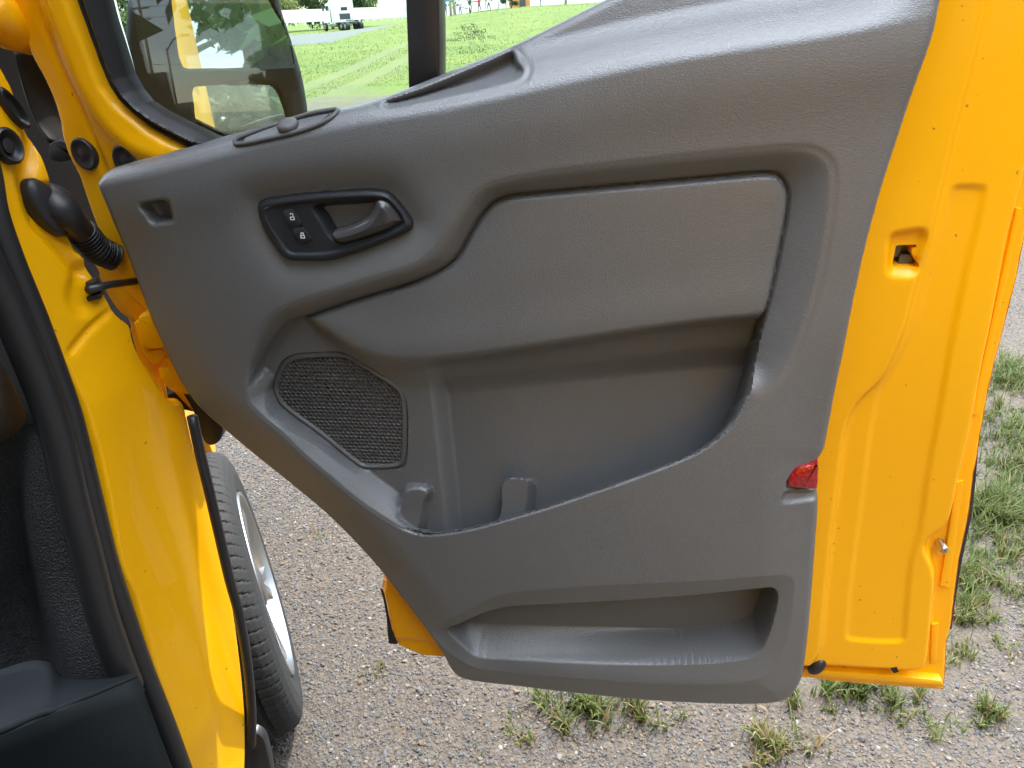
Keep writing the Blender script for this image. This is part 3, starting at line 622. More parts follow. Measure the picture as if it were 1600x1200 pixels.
DIA = smooth(pp([(112,548),(140,515),(168,490)]), False, 4); DIP = smooth(pp([(112,420),(150,400),(170,470),(130,500),(100,470)]), True, 3)
HL = smooth(pp([(150,640),(170,760),(200,870),(245,1000),(300,1140)]), False, 4)
BO = smooth(pp([(48,300),(60,285),(100,290),(130,330),(160,390),(125,400),(85,365),(55,335)]), True, 3)
RIM = smooth(pp([(225,560),(255,640),(272,720),(290,800),(312,900),(330,1000),(345,1110),(352,1200)]), False, 4)
def pil_h(U, V):
    d = -sdf(U, V, POL); h = .0*U
    h -= .014*(1-ss(d, 0, .010))**1.5
    h -= .012*np.exp(-(dopen(U, V, VAL)/.012)**2)
    h -= .005*np.exp(-(dopen(U, V, DIA)/.006)**2)
    h -= .006*(1-ss(sdf(U, V, DIP), -.02, .004))
    h += .008*np.exp(-(dopen(U, V, HL)/.06)**2)
    h -= .004*np.exp(-(dopen(U, V, RIM)/.022)**2)
    h -= .010*(1-ss(sdf(U, V, BO), -.012, .004))
    return h
pillar = hfield('hinge_pillar', PIL, lambda U, V: sdf(U, V, POL), pil_h, .003, (POL[:, 0].min()-.003, POL[:, 1].min()-.003, POL[:, 0].max()+.003, POL[:, 1].max()+.003), -.045, M_YEL, van)
disc('grommet', PIL, 13, 228, surf(pil_h, PIL, 13, 228, 0)+.006, .019, .023, [(1.0, -.014), (1.0, .003), (.85, .006), (.7, .004), (.66, -.001), (.45, -.003), (.4, .001), (.2, .002), (.05, .002)], M_RUB, pillar)
disc('grommet', PIL, 21, 169, surf(pil_h, PIL, 21, 169, 0)+.006, .010, .028, [(1.0, -.02), (1.0, .003), (.85, .005), (.7, .002), (.6, -.002), (.1, -.002)], M_RUB, pillar, ang=.35)
# weatherstrip: two lobes running down beside the pillar
ws = [(-75,130),(-22,255),(-8,330),(20,410),(55,495),(85,575),(108,640),(124,700),(146,790),(170,885),(196,965),(222,1040),(258,1130),(290,1215),(325,1310)]
def strip(name, off, rad, lift, mat):
    P = np.array([PIL.w(*PIL.uv(x+off, y, lift), lift) for x, y in smooth(ws, False, 4)])
    V_, F_ = tube(P, rad, 14); return mesh_obj(name, V_, F_, mat, van)
strip('weather_strip', -2, .0165, .006, M_RUB)
st2 = [(-120,210),(-60,330),(-28,400),(8,470),(40,545),(70,620),(92,690),(112,775),(138,875),(160,960),(188,1040),(202,1075)]
P = np.array([PIL.w(*PIL.uv(x, y, .012), .012) for x, y in smooth(st2, False, 4)]); V_, F_ = tube(P, .021, 14); mesh_obj('seal_flange', V_, F_, M_RUB, van)
# ---- inside: kick panel, dash corner, moulded liner, step
def inner(x, y, Y): return at_y(x, y, Y)
def sheet(name, rows, mat, parent, sub=6, thick=.006):
    """lofted sheet through rows of (x, y, depth Y); rows all the same length"""
    R_ = np.array([[at_y(*p) for p in r] for r in rows]); n, m = R_.shape[:2]
    R2_ = np.array([smooth(R_[:, j], False, sub) for j in range(m)]); R3 = np.array([smooth(R2_[:, i], False, sub) for i in range(R2_.shape[1])])
    a, b = R3.shape[:2]; V = R3.reshape(-1, 3); F = [[i*b+j, i*b+j+1, (i+1)*b+j+1, (i+1)*b+j] for i in range(a-1) for j in range(b-1)]
    o = mesh_obj(name, V, F, mat, parent); md = o.modifiers.new('solid', 'SOLIDIFY'); md.thickness = thick; md.offset = 0
    return o
sheet('kick_panel', [[(-90,330,.98),(-30,400,.98),(20,470,.975)], [(-90,520,.98),(0,520,.975),(52,560,.97)], [(-90,640,.98),(10,640,.975),(85,645,.97)], [(-90,655,.99),(20,662,.985),(95,660,.98)]], M_KICK, van)
sheet('dash_corner', [[(-110,480,.80),(-40,500,.86),(-6,560,.93)], [(-110,560,.76),(-20,575,.84),(26,620,.93)], [(-110,640,.76),(-20,650,.84),(37,655,.93)], [(-110,720,.82),(-30,705,.88),(8,690,.95)]], M_KICK, van)
sheet('moulded_liner', [[(-120,655,.96),(-30,662,.99),(30,660,.99),(60,650,.985),(95,650,.96)], [(-120,800,.92),(-30,800,.955),(28,800,.97),(50,790,.93),(115,775,.93)], [(-120,930,.88),(-30,930,.91),(45,930,.945),(75,925,.885),(150,915,.88)], [(-120,1040,.84),(-30,1035,.86),(60,1035,.89),(110,1030,.83),(190,1020,.82)], [(-120,1120,.80),(-30,1120,.82),(70,1110,.84),(130,1100,.80),(225,1080,.79)]], M_CARPET, van)
sheet('step_panel', [[(-120,1062,.74),(0,1047,.76),(45,1034,.77),(75,1036,.77),(95,1058,.77),(140,1064,.775),(212,1054,.78)], [(-120,1120,.70),(0,1108,.715),(45,1096,.72),(75,1090,.725),(95,1088,.73),(140,1078,.74),(213,1056,.775)],
      [(-120,1185,.66),(0,1147,.675),(45,1128,.685),(75,1115,.69),(95,1108,.70),(140,1088,.72),(214,1058,.77)]], M_STEP, van, 4)
sheet('step_side', [[(-120,1187,.66),(0,1149,.675),(75,1117,.69),(140,1090,.72),(216,1059,.77)], [(-120,1290,.655),(0,1260,.665),(75,1240,.68),(150,1200,.70),(268,1200,.73)], [(-120,1420,.65),(0,1420,.655),(75,1420,.66),(180,1420,.67),(340,1420,.68)]], M_STEP, van, 4)
# body aperture liner in shadow behind the hinge gap
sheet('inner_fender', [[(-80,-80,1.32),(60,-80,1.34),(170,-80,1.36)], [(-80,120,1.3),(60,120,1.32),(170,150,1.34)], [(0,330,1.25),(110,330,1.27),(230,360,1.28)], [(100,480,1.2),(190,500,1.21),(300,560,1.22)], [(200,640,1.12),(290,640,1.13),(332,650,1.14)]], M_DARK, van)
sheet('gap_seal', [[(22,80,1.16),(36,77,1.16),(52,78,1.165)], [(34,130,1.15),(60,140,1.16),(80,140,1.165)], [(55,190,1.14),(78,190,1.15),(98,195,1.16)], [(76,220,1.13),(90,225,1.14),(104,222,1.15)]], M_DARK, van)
# hinges (yellow): one at the top left, one below the check strap
V_, F_ = tube([at_y(-30,12,1.1), at_y(-6,22,1.1), at_y(20,44,1.12), at_y(52,62,1.15)], [.034, .034, .031, .022], 16); mesh_obj('door_hinge', V_, F_, M_YEL, van)
def pxplate(name, pts, Y, th, bev, mat, parent, yaw=0.0):
    fr = mframe(Y, pts[0][0], pts[0][1], yaw, 0); return plate(name, fr, smooth(fr.poly(pts), True, 3), -th, 0, bev, mat, parent)
pxplate('door_hinge', [(214,498),(222,493),(262,495),(275,535),(268,543),(228,547),(216,532)], 1.075, .05, .008, M_YEL, van)
pxplate('hinge_bracket', [(208,506),(216,505),(219,524),(228,530),(232,548),(252,546),(258,556),(240,570),(226,556)], 1.09, .02, .003, M_YEL, van)
pxplate('hinge_bracket', [(247,577),(262,572),(256,560),(290,560),(310,612),(264,609)], 1.09, .02, .003, M_YEL, van)
pxplate('hinge_bracket', [(153,412),(200,410),(250,470),(240,500),(212,503),(180,480)], 1.105, .02, .003, M_YEL, van)
pxplate('door_inner_edge', [(140,394),(190,405),(250,480),(312,650),(286,628),(258,596),(232,560),(209,528),(198,494),(182,478),(168,450),(150,418)], 1.13, .02, .003, M_YEL, van)
pxplate('fender_edge', [(283,606),(300,612),(330,640),(348,668),(344,688),(330,697),(318,690),(300,640)], 1.10, .03, .004, M_BLK, van)
pxplate('gap_bracket', [(76,226),(104,222),(112,240),(120,246),(82,252)], 1.12, .03, .004, M_BLK, van)
# wiring boot
bt = [(75,325,.035), (66,318,.0), (82,322,.0)]
P = [at_y(74,322,1.05), at_y(84,322,1.03), at_y(97,330,1.02), at_y(112,345,1.03), at_y(128,364,1.05)]
V_, F_ = tube(smooth(P, False, 5), np.interp(np.arange(21), [0, 3, 8, 14, 20], [.032, .031, .027, .021, .018]), 20); boot = mesh_obj('wiring_boot', V_, F_, M_RUB, pillar)
disc('boot_flange', PIL, 73, 325, surf(pil_h, PIL, 73, 325, 0)+.006, .022, .043, [(1, -.02), (1, .003), (.9, .008), (.6, .012), (.1, .012)], M_RUB, pillar, ang=.28)
P = smooth([at_y(126,360,1.05), at_y(136,372,1.06), at_y(146,384,1.07), at_y(160,394,1.085), at_y(180,402,1.10)], False, 18)
r_ = .0195+.0028*np.sin(np.arange(len(P))*2*pi/6.2); V_, F_ = tube(P, r_, 16); mesh_obj('bellows', V_, F_, M_RUB, pillar)
# check strap
fr = mframe(1.02, 125, 455, radians(15), radians(0))
plate('check_bracket', fr, fr.poly([(108,444),(140,438),(150,436),(160,462),(122,473)]), -.012, .002, .002, M_BLK, pillar)
for q in ([(136,438),(152,436),(154,444),(138,446)], [(134,460),(160,454),(161,462),(136,468)]): plate('check_bracket', fr, fr.poly(q), .002, .014, .002, M_BLK, pillar)
V_, F_ = tube([at_y(138,453,1.0), at_y(170,445,1.04), at_y(215,439,1.10)], [.0065, .0055, .0055], 8); mesh_obj('check_strap', V_, F_, M_BLK, pillar)
disc('bolt', fr, 125, 456, .004, .0085, .0085, [(1, -.01), (1, .002), (.7, .003), (.68, .009), (.5, .010), (.1, .010)], M_STEEL, pillar, n=24)
# liner edge of the wheel arch next to the tyre
le = [(298,650),(312,714),(322,755),(340,833),(357,907),(372,962),(385,1040),(391,1110),(391,1166)]
P = np.array([at_y(x+2, y, Y) for (x, y), Y in zip(smooth(le, False, 1), np.linspace(1.03, .95, 9))]); V_, F_ = tube(smooth(P, False, 4), .0085, 10); mesh_obj('arch_liner', V_, F_, M_RUB, van)
pxplate('mud_flap', [(385,1150),(400,1146),(414,1160),(428,1240),(424,1330),(384,1330)], .99, .02, .006, M_BLK, van)

# ================= front wheel
thw = radians(-22); FW = np.array([sin(thw), cos(thw), 0]); AX = np.array([cos(thw), -sin(thw), 0]); CAMB = radians(4); UPV = np.array([0, 0, 1.0])*cos(CAMB)-AX*sin(CAMB); AX0 = AX.copy(); AX = AX*cos(CAMB)+np.array([0, 0, 1.0])*sin(CAMB)
WC = np.array([-.652, 1.44, .356])              # centre of the outer face
R = .36
hv, hf = lathe([(.001, -.05), (.06, -.05), (.062, -.03), (.055, -.012), (.03, -.006), (.001, -.006)], WC, AX, UPV, 32); wheel = mesh_obj('wheel', hv, hf, M_ALLOYD, van)
prof = [(.232, -.010), (.245, .000), (.285, .006), (.318, .002), (.338, -.006), (.349, -.016), (.356, -.03), (.359, -.06), (.36, -.115), (.359, -.17), (.356, -.2), (.349, -.214), (.32, -.228), (.285, -.232), (.245, -.226), (.232, -.216)]
TN = 720; V_ = []; F_ = []; m = len(prof); vax = np.cross(AX, UPV)
fine = []
for i in range(m-1):
    a, b = np.array(prof[i]), np.array(prof[i+1]); k = max(1, int(np.linalg.norm(b-a)/.0045))
    for j in range(k): fine.append(a+(b-a)*j/k)
fine.append(np.array(prof[-1])); fine = np.array(fine); m = len(fine)
for k in range(TN):
    a = 2*pi*k/TN; d = cos(a)*UPV+sin(a)*vax
    for r, t in fine:
        g = 0
        if r > .345:
            lat = -t
            for gx in (.062, .095, .135, .168):
                if abs(lat-gx) < .0045: g = .009
            ph = (a*R/.028+lat*9+ (0.5 if lat > .115 else 0)) % 1
            if (lat < .058 or lat > .172) and ph < .14: g = max(g, .0035)
            if .066 < lat < .165 and ((a*R/.034+(-lat if lat < .115 else lat)*14) % 1) < .12: g = max(g, .003)
        elif .325 < r <= .345 and (a*R/.028) % 1 < .14: g = .0025
        V_.append(WC+d*(r-g)+AX*t)
for k in range(TN):
    l = (k+1) % TN
    for i in range(m-1): F_.append([k*m+i, k*m+i+1, l*m+i+1, l*m+i])
autosmooth(mesh_obj('tyre', V_, F_, M_TYRE, wheel), 35)
# rim: lip, barrel, spokes
V_, F_ = lathe([(.240, -.004), (.238, .004), (.230, .004), (.222, -.006), (.214, -.02), (.208, -.06), (.206, -.12), (.2, -.18)], WC, AX, UPV, 96)
for s in range(5):
    a0 = 2*pi*s/5+.25
    for q in (-1, 1):
        b = len(V_); pts = []
        for r, hw, t in ((.05, .020, -.018), (.12, .016, -.014), (.18, .017, -.010), (.222, .022, -.008)):
            ac = a0+q*.15*(r/.22)**1
            for sg in (-1, 1):
                for tt in (t, t-.028):
                    d = cos(ac)*UPV+sin(ac)*vax; tn = -sin(ac)*UPV+cos(ac)*vax; V_.append(WC+d*r+tn*sg*hw*.62+AX*tt)
        for i in range(3):
            o_ = b+i*4; n_ = b+(i+1)*4
            F_ += [[o_, n_, n_+2, o_+2], [o_+2, n_+2, n_+3, o_+3], [o_+1, o_+3, n_+3, n_+1], [o_, o_+1, n_+1, n_]]
        F_.append([b+12, b+13, b+15, b+14])
autosmooth(mesh_obj('rim', V_, F_, M_CHROME, wheel), 40)
V_, F_ = lathe([(.001, -.075), (.15, -.075), (.15, -.09), (.001, -.09)], WC, AX, UPV, 48); mesh_obj('brake_disc', V_, F_, M_ALLOYD, wheel)
V_, F_ = lathe([(.001, -.20), (.2, -.20), (.2, -.21), (.001, -.21)], WC, AX, UPV, 32); mesh_obj('wheel_back', V_, F_, M_DARK, wheel)

AX = AX0; UPV = np.array([0, 0, 1.0])
# ================= rest of the body: fender above the wheel, bonnet side, and the side wall behind the door opening
SIDE = Frame(WC-AX*.02-np.array([0, 0, WC[2]]), -FW, (0, 0, 1), AX)     # u runs backwards along the van
arch = [(cos(a)*.45, .35+sin(a)*.45) for a in np.linspace(0.0, pi, 15)]
fen = [(.32, .85), (.34, 1.02), (.30, 1.18), (-.5, 1.12), (-1.05, .98), (-1.12, .5), (-.55, .45)]+[p for p in arch[:3:-1]]
plate('front_fender', SIDE, np.array(fen), -.07, -.045, .006, M_YEL, van)
SIDEB = Frame(np.array([-.22, .12, 0])-AX*.13-FW*.62, -FW, (0, 0, 1), AX)
V_, F_ = [], []
plate('side_wall', SIDEB, np.array([(0, .45), (0, 1.4), (.06, 2.1), (.2, 2.45), (3.9, 2.45), (4.0, 2.3), (4.0, .45), (2.9, .45)]), -.06, 0, .02, M_YEL, van)
plate('belt_moulding', SIDEB, np.array([(.15, .78), (.15, .90), (3.9, .90), (3.9, .78)]), .0, .018, .006, M_BLK, van)

# the cab behind the opening: roof, far side with its window, bulkhead, seat
def vbox(name, u, a, z, su, sa, sz, mat, bev=.02):
    """u backwards, a across (0 = this side, negative = far side), z up"""
    o_ = SIDE.o; bm = bmesh.new(); bmesh.ops.create_cube(bm, size=1)
    for v in bm.verts: v.co.x *= su; v.co.y *= sa; v.co.z *= sz
    bmesh.ops.bevel(bm, geom=bm.edges[:], offset=bev, segments=3, affect='EDGES')
    V = [o_-FW*(u+v.co.x)+AX*(a+v.co.y)+UPV*(z+v.co.z) for v in bm.verts]; F = [[v.index for v in f.verts] for f in bm.faces]; bm.free()
    return autosmooth(mesh_obj(name, V, F, mat, van), 35)
vbox('roof', 2.9, -1.0, 2.42, 4.0, 1.85, .06, M_YEL, .02)
vbox('far_door', 1.0, -1.92, .92, 1.6, .06, .85, M_BLK)
vbox('far_pillar', 1.85, -1.92, 1.85, .12, .07, 1.1, M_BLK, .01)
vbox('far_side', 3.4, -1.95, 1.45, 2.9, .05, 1.9, M_BLK)
vbox('headliner', 1.3, -1.0, 2.36, 2.2, 1.75, .03, M_BLK)
vbox('bulkhead', 2.15, -1.0, 1.4, .05, 1.75, 1.9, M_BLK)
vbox('floor', 1.4, -1.0, .5, 1.5, 1.7, .05, M_CARPET)
for a_ in (-.5, -1.45):
    vbox('seat_cushion', 1.45, a_, .85, .5, .5, .18, M_KICK, .06); vbox('seat_back', 1.78, a_, 1.25, .14, .5, .75, M_KICK, .05); vbox('head_rest', 1.80, a_, 1.75, .1, .28, .2, M_KICK, .04)

vbox('dashboard', -.28, -1.05, 1.08, .5, 1.5, .42, M_BLK, .08); vbox('firewall', -.2, -1.05, .75, .1, 1.5, .7, M_BLK)
vbox('bonnet', -.85, -1.03, .92, .9, 1.55, .5, M_YEL, .16); vbox('front_bumper', -1.25, -1.03, .5, .16, 1.7, .34, M_BLK, .06)
vbox('cab_floor', .35, -1.08, .5, 1.1, 1.45, .05, M_CARPET)
# ------------------------------------------------------------------ terrain
def gz(x, y):                                    # gentle rise towards the far right
    x = np.asarray(x, float); y = np.asarray(y, float)
    return (1.9*ss(y, 35, 115))*ss(x, -24, 6)+.012*np.sin(x*.9)*ss(y, 8, 14)+.05*np.sin(x*.13+y*.21)*ss(y, 16, 40)
gx = np.concatenate([-np.geomspace(900, 8, 45), np.linspace(-7.8, 7.8, 60), np.geomspace(8, 900, 45)])
gy = np.concatenate([-np.geomspace(500, 6, 22), np.linspace(-5.8, 12, 60), np.geomspace(12.3, 160, 90), np.geomspace(168, 1500, 16)])
X, Y = np.meshgrid(gx, gy, indexing='ij'); nx, ny = X.shape; Z = gz(X, Y); idx = np.arange(nx*ny).reshape(nx, ny)
Vg = np.stack([X.ravel(), Y.ravel(), Z.ravel()], 1); Fg = np.stack([idx[:-1, :-1], idx[1:, :-1], idx[1:, 1:], idx[:-1, 1:]], -1).reshape(-1, 4)
m, t, p = newmat('gravel_ground'); L = t.links.new; M_GR = m
tc = N(t, 'ShaderNodeTexCoord'); sep = N(t, 'ShaderNodeSeparateXYZ'); L(tc.outputs['Object'], sep.inputs[0])
def noise(sc, det=4, ro=.55, src=None):
    n = N(t, 'ShaderNodeTexNoise'); n.inputs['Scale'].default_value = sc; n.inputs['Detail'].default_value = det; n.inputs['Roughness'].default_value = ro; L((src or tc).outputs['Object'], n.inputs[0]); return n
def ramp(src, stops, interp='LINEAR'):
    r = N(t, 'ShaderNodeValToRGB'); r.color_ramp.interpolation = interp; e = r.color_ramp.elements
    while len(e) > 1: e.remove(e[-1])
    e[0].position = stops[0][0]; e[0].color = (*stops[0][1], 1)
    for q, c in stops[1:]: k = e.new(q); k.color = (*c, 1)
    L(src, r.inputs[0]); return r
def mixc(f, a, b, bt='MIX'):
    x = N(t, 'ShaderNodeMix', data_type='RGBA', blend_type=bt)
    if isinstance(f, float): x.inputs[0].default_value = f
    else: L(f, x.inputs[0])
    for s, v in ((6, a), (7, b)):
        if isinstance(v, tuple): x.inputs[s].default_value = (*v, 1)
        else: L(v, x.inputs[s])
    return x.outputs[2]
def mth(op, a, b=None, c=None, cl=False):
    x = N(t, 'ShaderNodeMath', operation=op, use_clamp=cl)
    for i, v in enumerate((a, b, c)):
        if v is None: continue
        if isinstance(v, (int, float)): x.inputs[i].default_value = v
        else: L(v, x.inputs[i])
    return x.outputs[0]
vo = N(t, 'ShaderNodeTexVoronoi'); vo.inputs['Scale'].default_value = 95; L(tc.outputs['Object'], vo.inputs[0])
vo2 = N(t, 'ShaderNodeTexVoronoi'); vo2.inputs['Scale'].default_value = 210; L(tc.outputs['Object'], vo2.inputs[0])
sepc = N(t, 'ShaderNodeSeparateColor'); L(vo.outputs['Color'], sepc.inputs[0])
stone = ramp(sepc.outputs[0], [(0, (0.0304, 0.0328, 0.0373)), (.3, (0.0467, 0.0492, 0.0561)), (.5, (0.0702, 0.0665, 0.0631)), (.7, (0.0888, 0.0795, 0.0702)), (.88, (0.1122, 0.1099, 0.1075)), (1, (0.1169, 0.0982, 0.0795))], 'CONSTANT')
sand = ramp(noise(45, 6, .7).outputs[0], [(.3, (0.0586, 0.0481, 0.0373)), (.7, (0.1216, 0.1005, 0.0772))])
big = noise(1.1, 5, .6); mask = mth('MULTIPLY', mth('LESS_THAN', vo.outputs['Distance'], .45), ramp(big.outputs[0], [(.36, (0.25,)*3), (.6, (1.0,)*3)]).outputs[0])
grav = mixc(mask, sand.outputs[0], stone.outputs[0])
# grassy field, road stripe, wheel ruts: shapes lying on the land
wob = noise(.35, 4); wobf = noise(2.2, 5, .65)
edge = mth('ADD', mth('ADD', sep.outputs[1], mth('MULTIPLY', sep.outputs[0], -.35)), mth('MULTIPLY', mth('SUBTRACT', wob.outputs[0], .5), 9.0))
fld = N(t, 'ShaderNodeMapRange'); fld.inputs[1].default_value = 18.0; fld.inputs[2].default_value = 20.2; L(mth('ADD', edge, mth('MULTIPLY', mth('SUBTRACT', wobf.outputs[0], .5), 5.0)), fld.inputs[0])
gn = noise(5, 8, .75); gcol = ramp(gn.outputs[0], [(.25, (0.0352, 0.0630, 0.0076)), (.5, (0.0680, 0.1058, 0.0152)), (.75, (0.1159, 0.1411, 0.0277))])
gn2 = noise(.22, 5, .6); gcol2 = mixc(ramp(gn2.outputs[0], [(.35, (0,)*3), (.7, (1,)*3)]).outputs[0], gcol.outputs[0], (0.1058, 0.1310, 0.0201))
def line_mask(a, b, c0, width, soft):            # |a x + b y - c0| < width
    d = mth('ABSOLUTE', mth('SUBTRACT', mth('ADD', mth('ADD', mth('MULTIPLY', sep.outputs[0], a), mth('MULTIPLY', sep.outputs[1], b)), mth('MULTIPLY', mth('SUBTRACT', wob.outputs[0], .5), soft*2.5)), c0))
    r = N(t, 'ShaderNodeMapRange'); r.inputs[1].default_value = width+soft; r.inputs[2].default_value = width; r.inputs[3].default_value = 0; r.inputs[4].default_value = 1; L(mth('ADD', d, mth('MULTIPLY', mth('SUBTRACT', wobf.outputs[0], .5), soft*2.0)), r.inputs[0]); return r.outputs[0]
def lm_pts(p, q, wd, soft):
    d = np.array(q)-np.array(p); n = np.array([-d[1], d[0]])/np.linalg.norm(d[:2]); return line_mask(float(n[0]), float(n[1]), float(n@np.array(p)), wd, soft)
a_ = at_z(445, 62)[:2]; b_ = at_z(640, 50)[:2]
far = mth('GREATER_THAN', sep.outputs[1], 14.0)
road = mth('MULTIPLY', lm_pts(a_, b_, 22.0, 3.0), mth('LESS_THAN', sep.outputs[0], -12.0))
r1 = lm_pts(at_z(500, 128)[:2], at_z(634, 72)[:2], .16, .5); r2 = lm_pts(at_z(575, 122)[:2], at_z(640, 88)[:2], .15, .55)
ruts = mth('MULTIPLY', mth('MAXIMUM', r1, r2), mth('LESS_THAN', sep.outputs[1], 60.0))
col = mixc(fld.outputs[0], grav, gcol2)
col = mixc(mth('MULTIPLY', mth('MULTIPLY', ruts, .32), fld.outputs[0]), col, (0.1210, 0.1058, 0.0781))
col = mixc(mth('MULTIPLY', mth('MULTIPLY', road, far), .9), col, ramp(noise(9, 5).outputs[0], [(.3, (0.0756, 0.0806, 0.0882)), (.7, (0.1210, 0.1210, 0.1259))]).outputs[0])
# thin grass growing through the apron further out
thin = ramp(mth('MULTIPLY', noise(3.0, 7, .75).outputs[0], ramp(noise(.5, 3).outputs[0], [(.4, (.75,)*3), (.62, (1.15,)*3)]).outputs[0]), [(.58, (0,)*3), (.66, (1,)*3)])
nearmask = N(t, 'ShaderNodeMapRange'); nearmask.inputs[1].default_value = 4.5; nearmask.inputs[2].default_value = 9; L(sep.outputs[1], nearmask.inputs[0])
col = mixc(mth('MULTIPLY', mth('MULTIPLY', thin.outputs[0], nearmask.outputs[0]), .8), col, (0.0705, 0.0958, 0.0252))
L(col, p.inputs['Base Color']); p.inputs['Roughness'].default_value = .9; p.inputs['Specular IOR Level'].default_value = .25
hgt = mth('ADD', mth('ADD', mth('MULTIPLY', mth('SUBTRACT', 1.0, vo.outputs['Distance']), 1.0), mth('MULTIPLY', vo2.outputs['Distance'], -.35)), mth('MULTIPLY', noise(30, 6).outputs[0], .8))
bp = N(t, 'ShaderNodeBump', Strength=.75, Distance=.006); L(hgt, bp.inputs['Height']); L(bp.outputs[0], p.inputs['Normal'])
mesh_obj('ground', Vg, Fg, M_GR, None, True, 'structure')

# loose stones lying on the near ground
def scatter_region(n, polys):
    out_ = []
    for poly, fr_ in polys:
        w_ = np.array([at_z(x, y)[:2] for x, y in poly]); lo, hi = w_.min(0), w_.max(0); k = int(n*fr_); P = rng.uniform(lo, hi, (k*4, 2)); P = P[sdf(P[:, 0], P[:, 1], w_) < 0][:k]; out_.append(P)
    return np.concatenate(out_)
def stones(name, P, smin, smax, mat):
    n = len(P); ph = (1+5**.5)/2
    B = np.array([(-1, ph, 0), (1, ph, 0), (-1, -ph, 0), (1, -ph, 0), (0, -1, ph), (0, 1, ph), (0, -1, -ph), (0, 1, -ph), (ph, 0, -1), (ph, 0, 1), (-ph, 0, -1), (-ph, 0, 1)])/1.9
    Fi = np.array([(0, 11, 5), (0, 5, 1), (0, 1, 7), (0, 7, 10), (0, 10, 11), (1, 5, 9), (5, 11, 4), (11, 10, 2), (10, 7, 6), (7, 1, 8), (3, 9, 4), (3, 4, 2), (3, 2, 6), (3, 6, 8), (3, 8, 9), (4, 9, 5), (2, 4, 11), (6, 2, 10), (8, 6, 7), (9, 8, 1)])
    s = smin*(smax/smin)**(rng.random(n)**1.8)/2; W = B[None]*(1+rng.uniform(-.28, .28, (n, 12, 1)))
    W = W*np.stack([rng.uniform(.8, 1.35, n), rng.uniform(.7, 1.1, n), rng.uniform(.4, .8, n)], 1)[:, None]*s[:, None, None]
    a = rng.uniform(0, 2*pi, n); ca, sa = np.cos(a)[:, None], np.sin(a)[:, None]; x = W[..., 0]*ca-W[..., 1]*sa; y = W[..., 0]*sa+W[..., 1]*ca
    tl = rng.uniform(-.35, .35, n)[:, None]; z = W[..., 2]+x*tl
    V = np.stack([x+P[:, :1], y+P[:, 1:2], z+s[:, None]*rng.uniform(-.1, .3, n)[:, None]], -1).reshape(-1, 3); F = (Fi[None]+12*np.arange(n)[:, None, None]).reshape(-1, 3)
    o = mesh_obj(name, V, F, mat, None, False, 'stuff'); at = o.data.attributes.new('tone', 'FLOAT', 'POINT'); at.data.foreach_set('value', np.repeat(rng.random(n), 12)); return o
m, t, p = newmat('loose_stone'); L = t.links.new
at = N(t, 'ShaderNodeAttribute', attribute_name='tone'); tc = N(t, 'ShaderNodeTexCoord')
rs = ramp(at.outputs['Fac'], [(0, (0.0337, 0.0361, 0.0409)), (.25, (0.0529, 0.0554, 0.0626)), (.5, (0.0769, 0.0769, 0.0817)), (.65, (0.0914, 0.0817, 0.0698)), (.8, (0.1203, 0.0986, 0.0745)), (.9, (0.1058, 0.0626, 0.0337)), (.95, (0.1636, 0.1540, 0.1443)), (1, (0.2165, 0.2068, 0.1924))], 'LINEAR')
L(mixc(mth('MULTIPLY', noise(300, 4).outputs[0], .5), rs.outputs[0], (0.1010, 0.0866, 0.0673)), p.inputs['Base Color']); p.inputs['Roughness'].default_value = .8; M_ST = m
near = [([(330,680),(340,600),(560,840),(720,1070),(1240,1110),(1500,1060),(1640,820),(1680,1230),(400,1230)], .80), ([(360,700),(360,500),(700,700),(1000,700),(1640,560),(1640,860),(1500,1060),(700,1060)], .0), ([(1500,700),(1480,330),(1680,330),(1680,850),(1500,850)], .20)]
P = scatter_region(42000, near); P = P[(P[:, 1] > .7)]
Pb = scatter_region(420, [(near[0][0], 1.0)]); P = np.concatenate([P, P[:2500]+rng.normal(0, .004, (2500, 2))]);
tag(stones('gravel', P, .0035, .0125, M_ST), 'loose grey and tan gravel scattered over the sandy ground', 'gravel')
tag(stones('coarse_gravel', Pb, .011, .021, M_ST), 'sparse larger stones among the fine gravel', 'gravel')

# ------------------------------------------------------------------ grass
def blades(P, lmin, lmax, wd, lean_, mat_tone=(0, 1), seg=3, z0=None):
    n = len(P); Lh = rng.uniform(lmin, lmax, n); a = rng.uniform(0, 2*pi, n); le = rng.uniform(lean_*.35, lean_, n); Lh = Lh*(.5+.8*(.5+.5*np.sin(P[:, 0]*61+P[:, 1]*47))**1.5); V = np.zeros((n, 2*seg+1, 3)); az = a+rng.uniform(-.5, .5, n)
    px_, py_ = -np.sin(a), np.cos(a); wv = wd*rng.uniform(.6, 1.3, n); cx = P[:, 0].copy(); cy = P[:, 1].copy(); cz = (z0 if z0 is not None else np.zeros(n)).copy(); ang = .2+0*a
    for s in range(seg+1):
        f = 1-(s/seg)**1.6
        if s < seg: V[:, 2*s] = np.stack([cx-px_*wv*f/2, cy-py_*wv*f/2, cz], 1); V[:, 2*s+1] = np.stack([cx+px_*wv*f/2, cy+py_*wv*f/2, cz], 1)
        else: V[:, 2*s] = np.stack([cx, cy, cz], 1)
        th = le*(.35+1.0*s/seg); st = Lh/seg; cx = cx+np.cos(az)*np.sin(th)*st; cy = cy+np.sin(az)*np.sin(th)*st; cz = np.maximum(cz+np.cos(th)*st, .002 if z0 is None else z0)
    f4 = [[2*s, 2*s+1, 2*s+3, 2*s+2] for s in range(seg-1)]; f3 = [2*seg-2, 2*seg-1, 2*seg]; k = 2*seg+1
    F = [[q+i*k for q in f] for i in range(n) for f in f4+[f3]]
    return V.reshape(-1, 3), F, np.repeat(rng.uniform(*mat_tone, n), k)
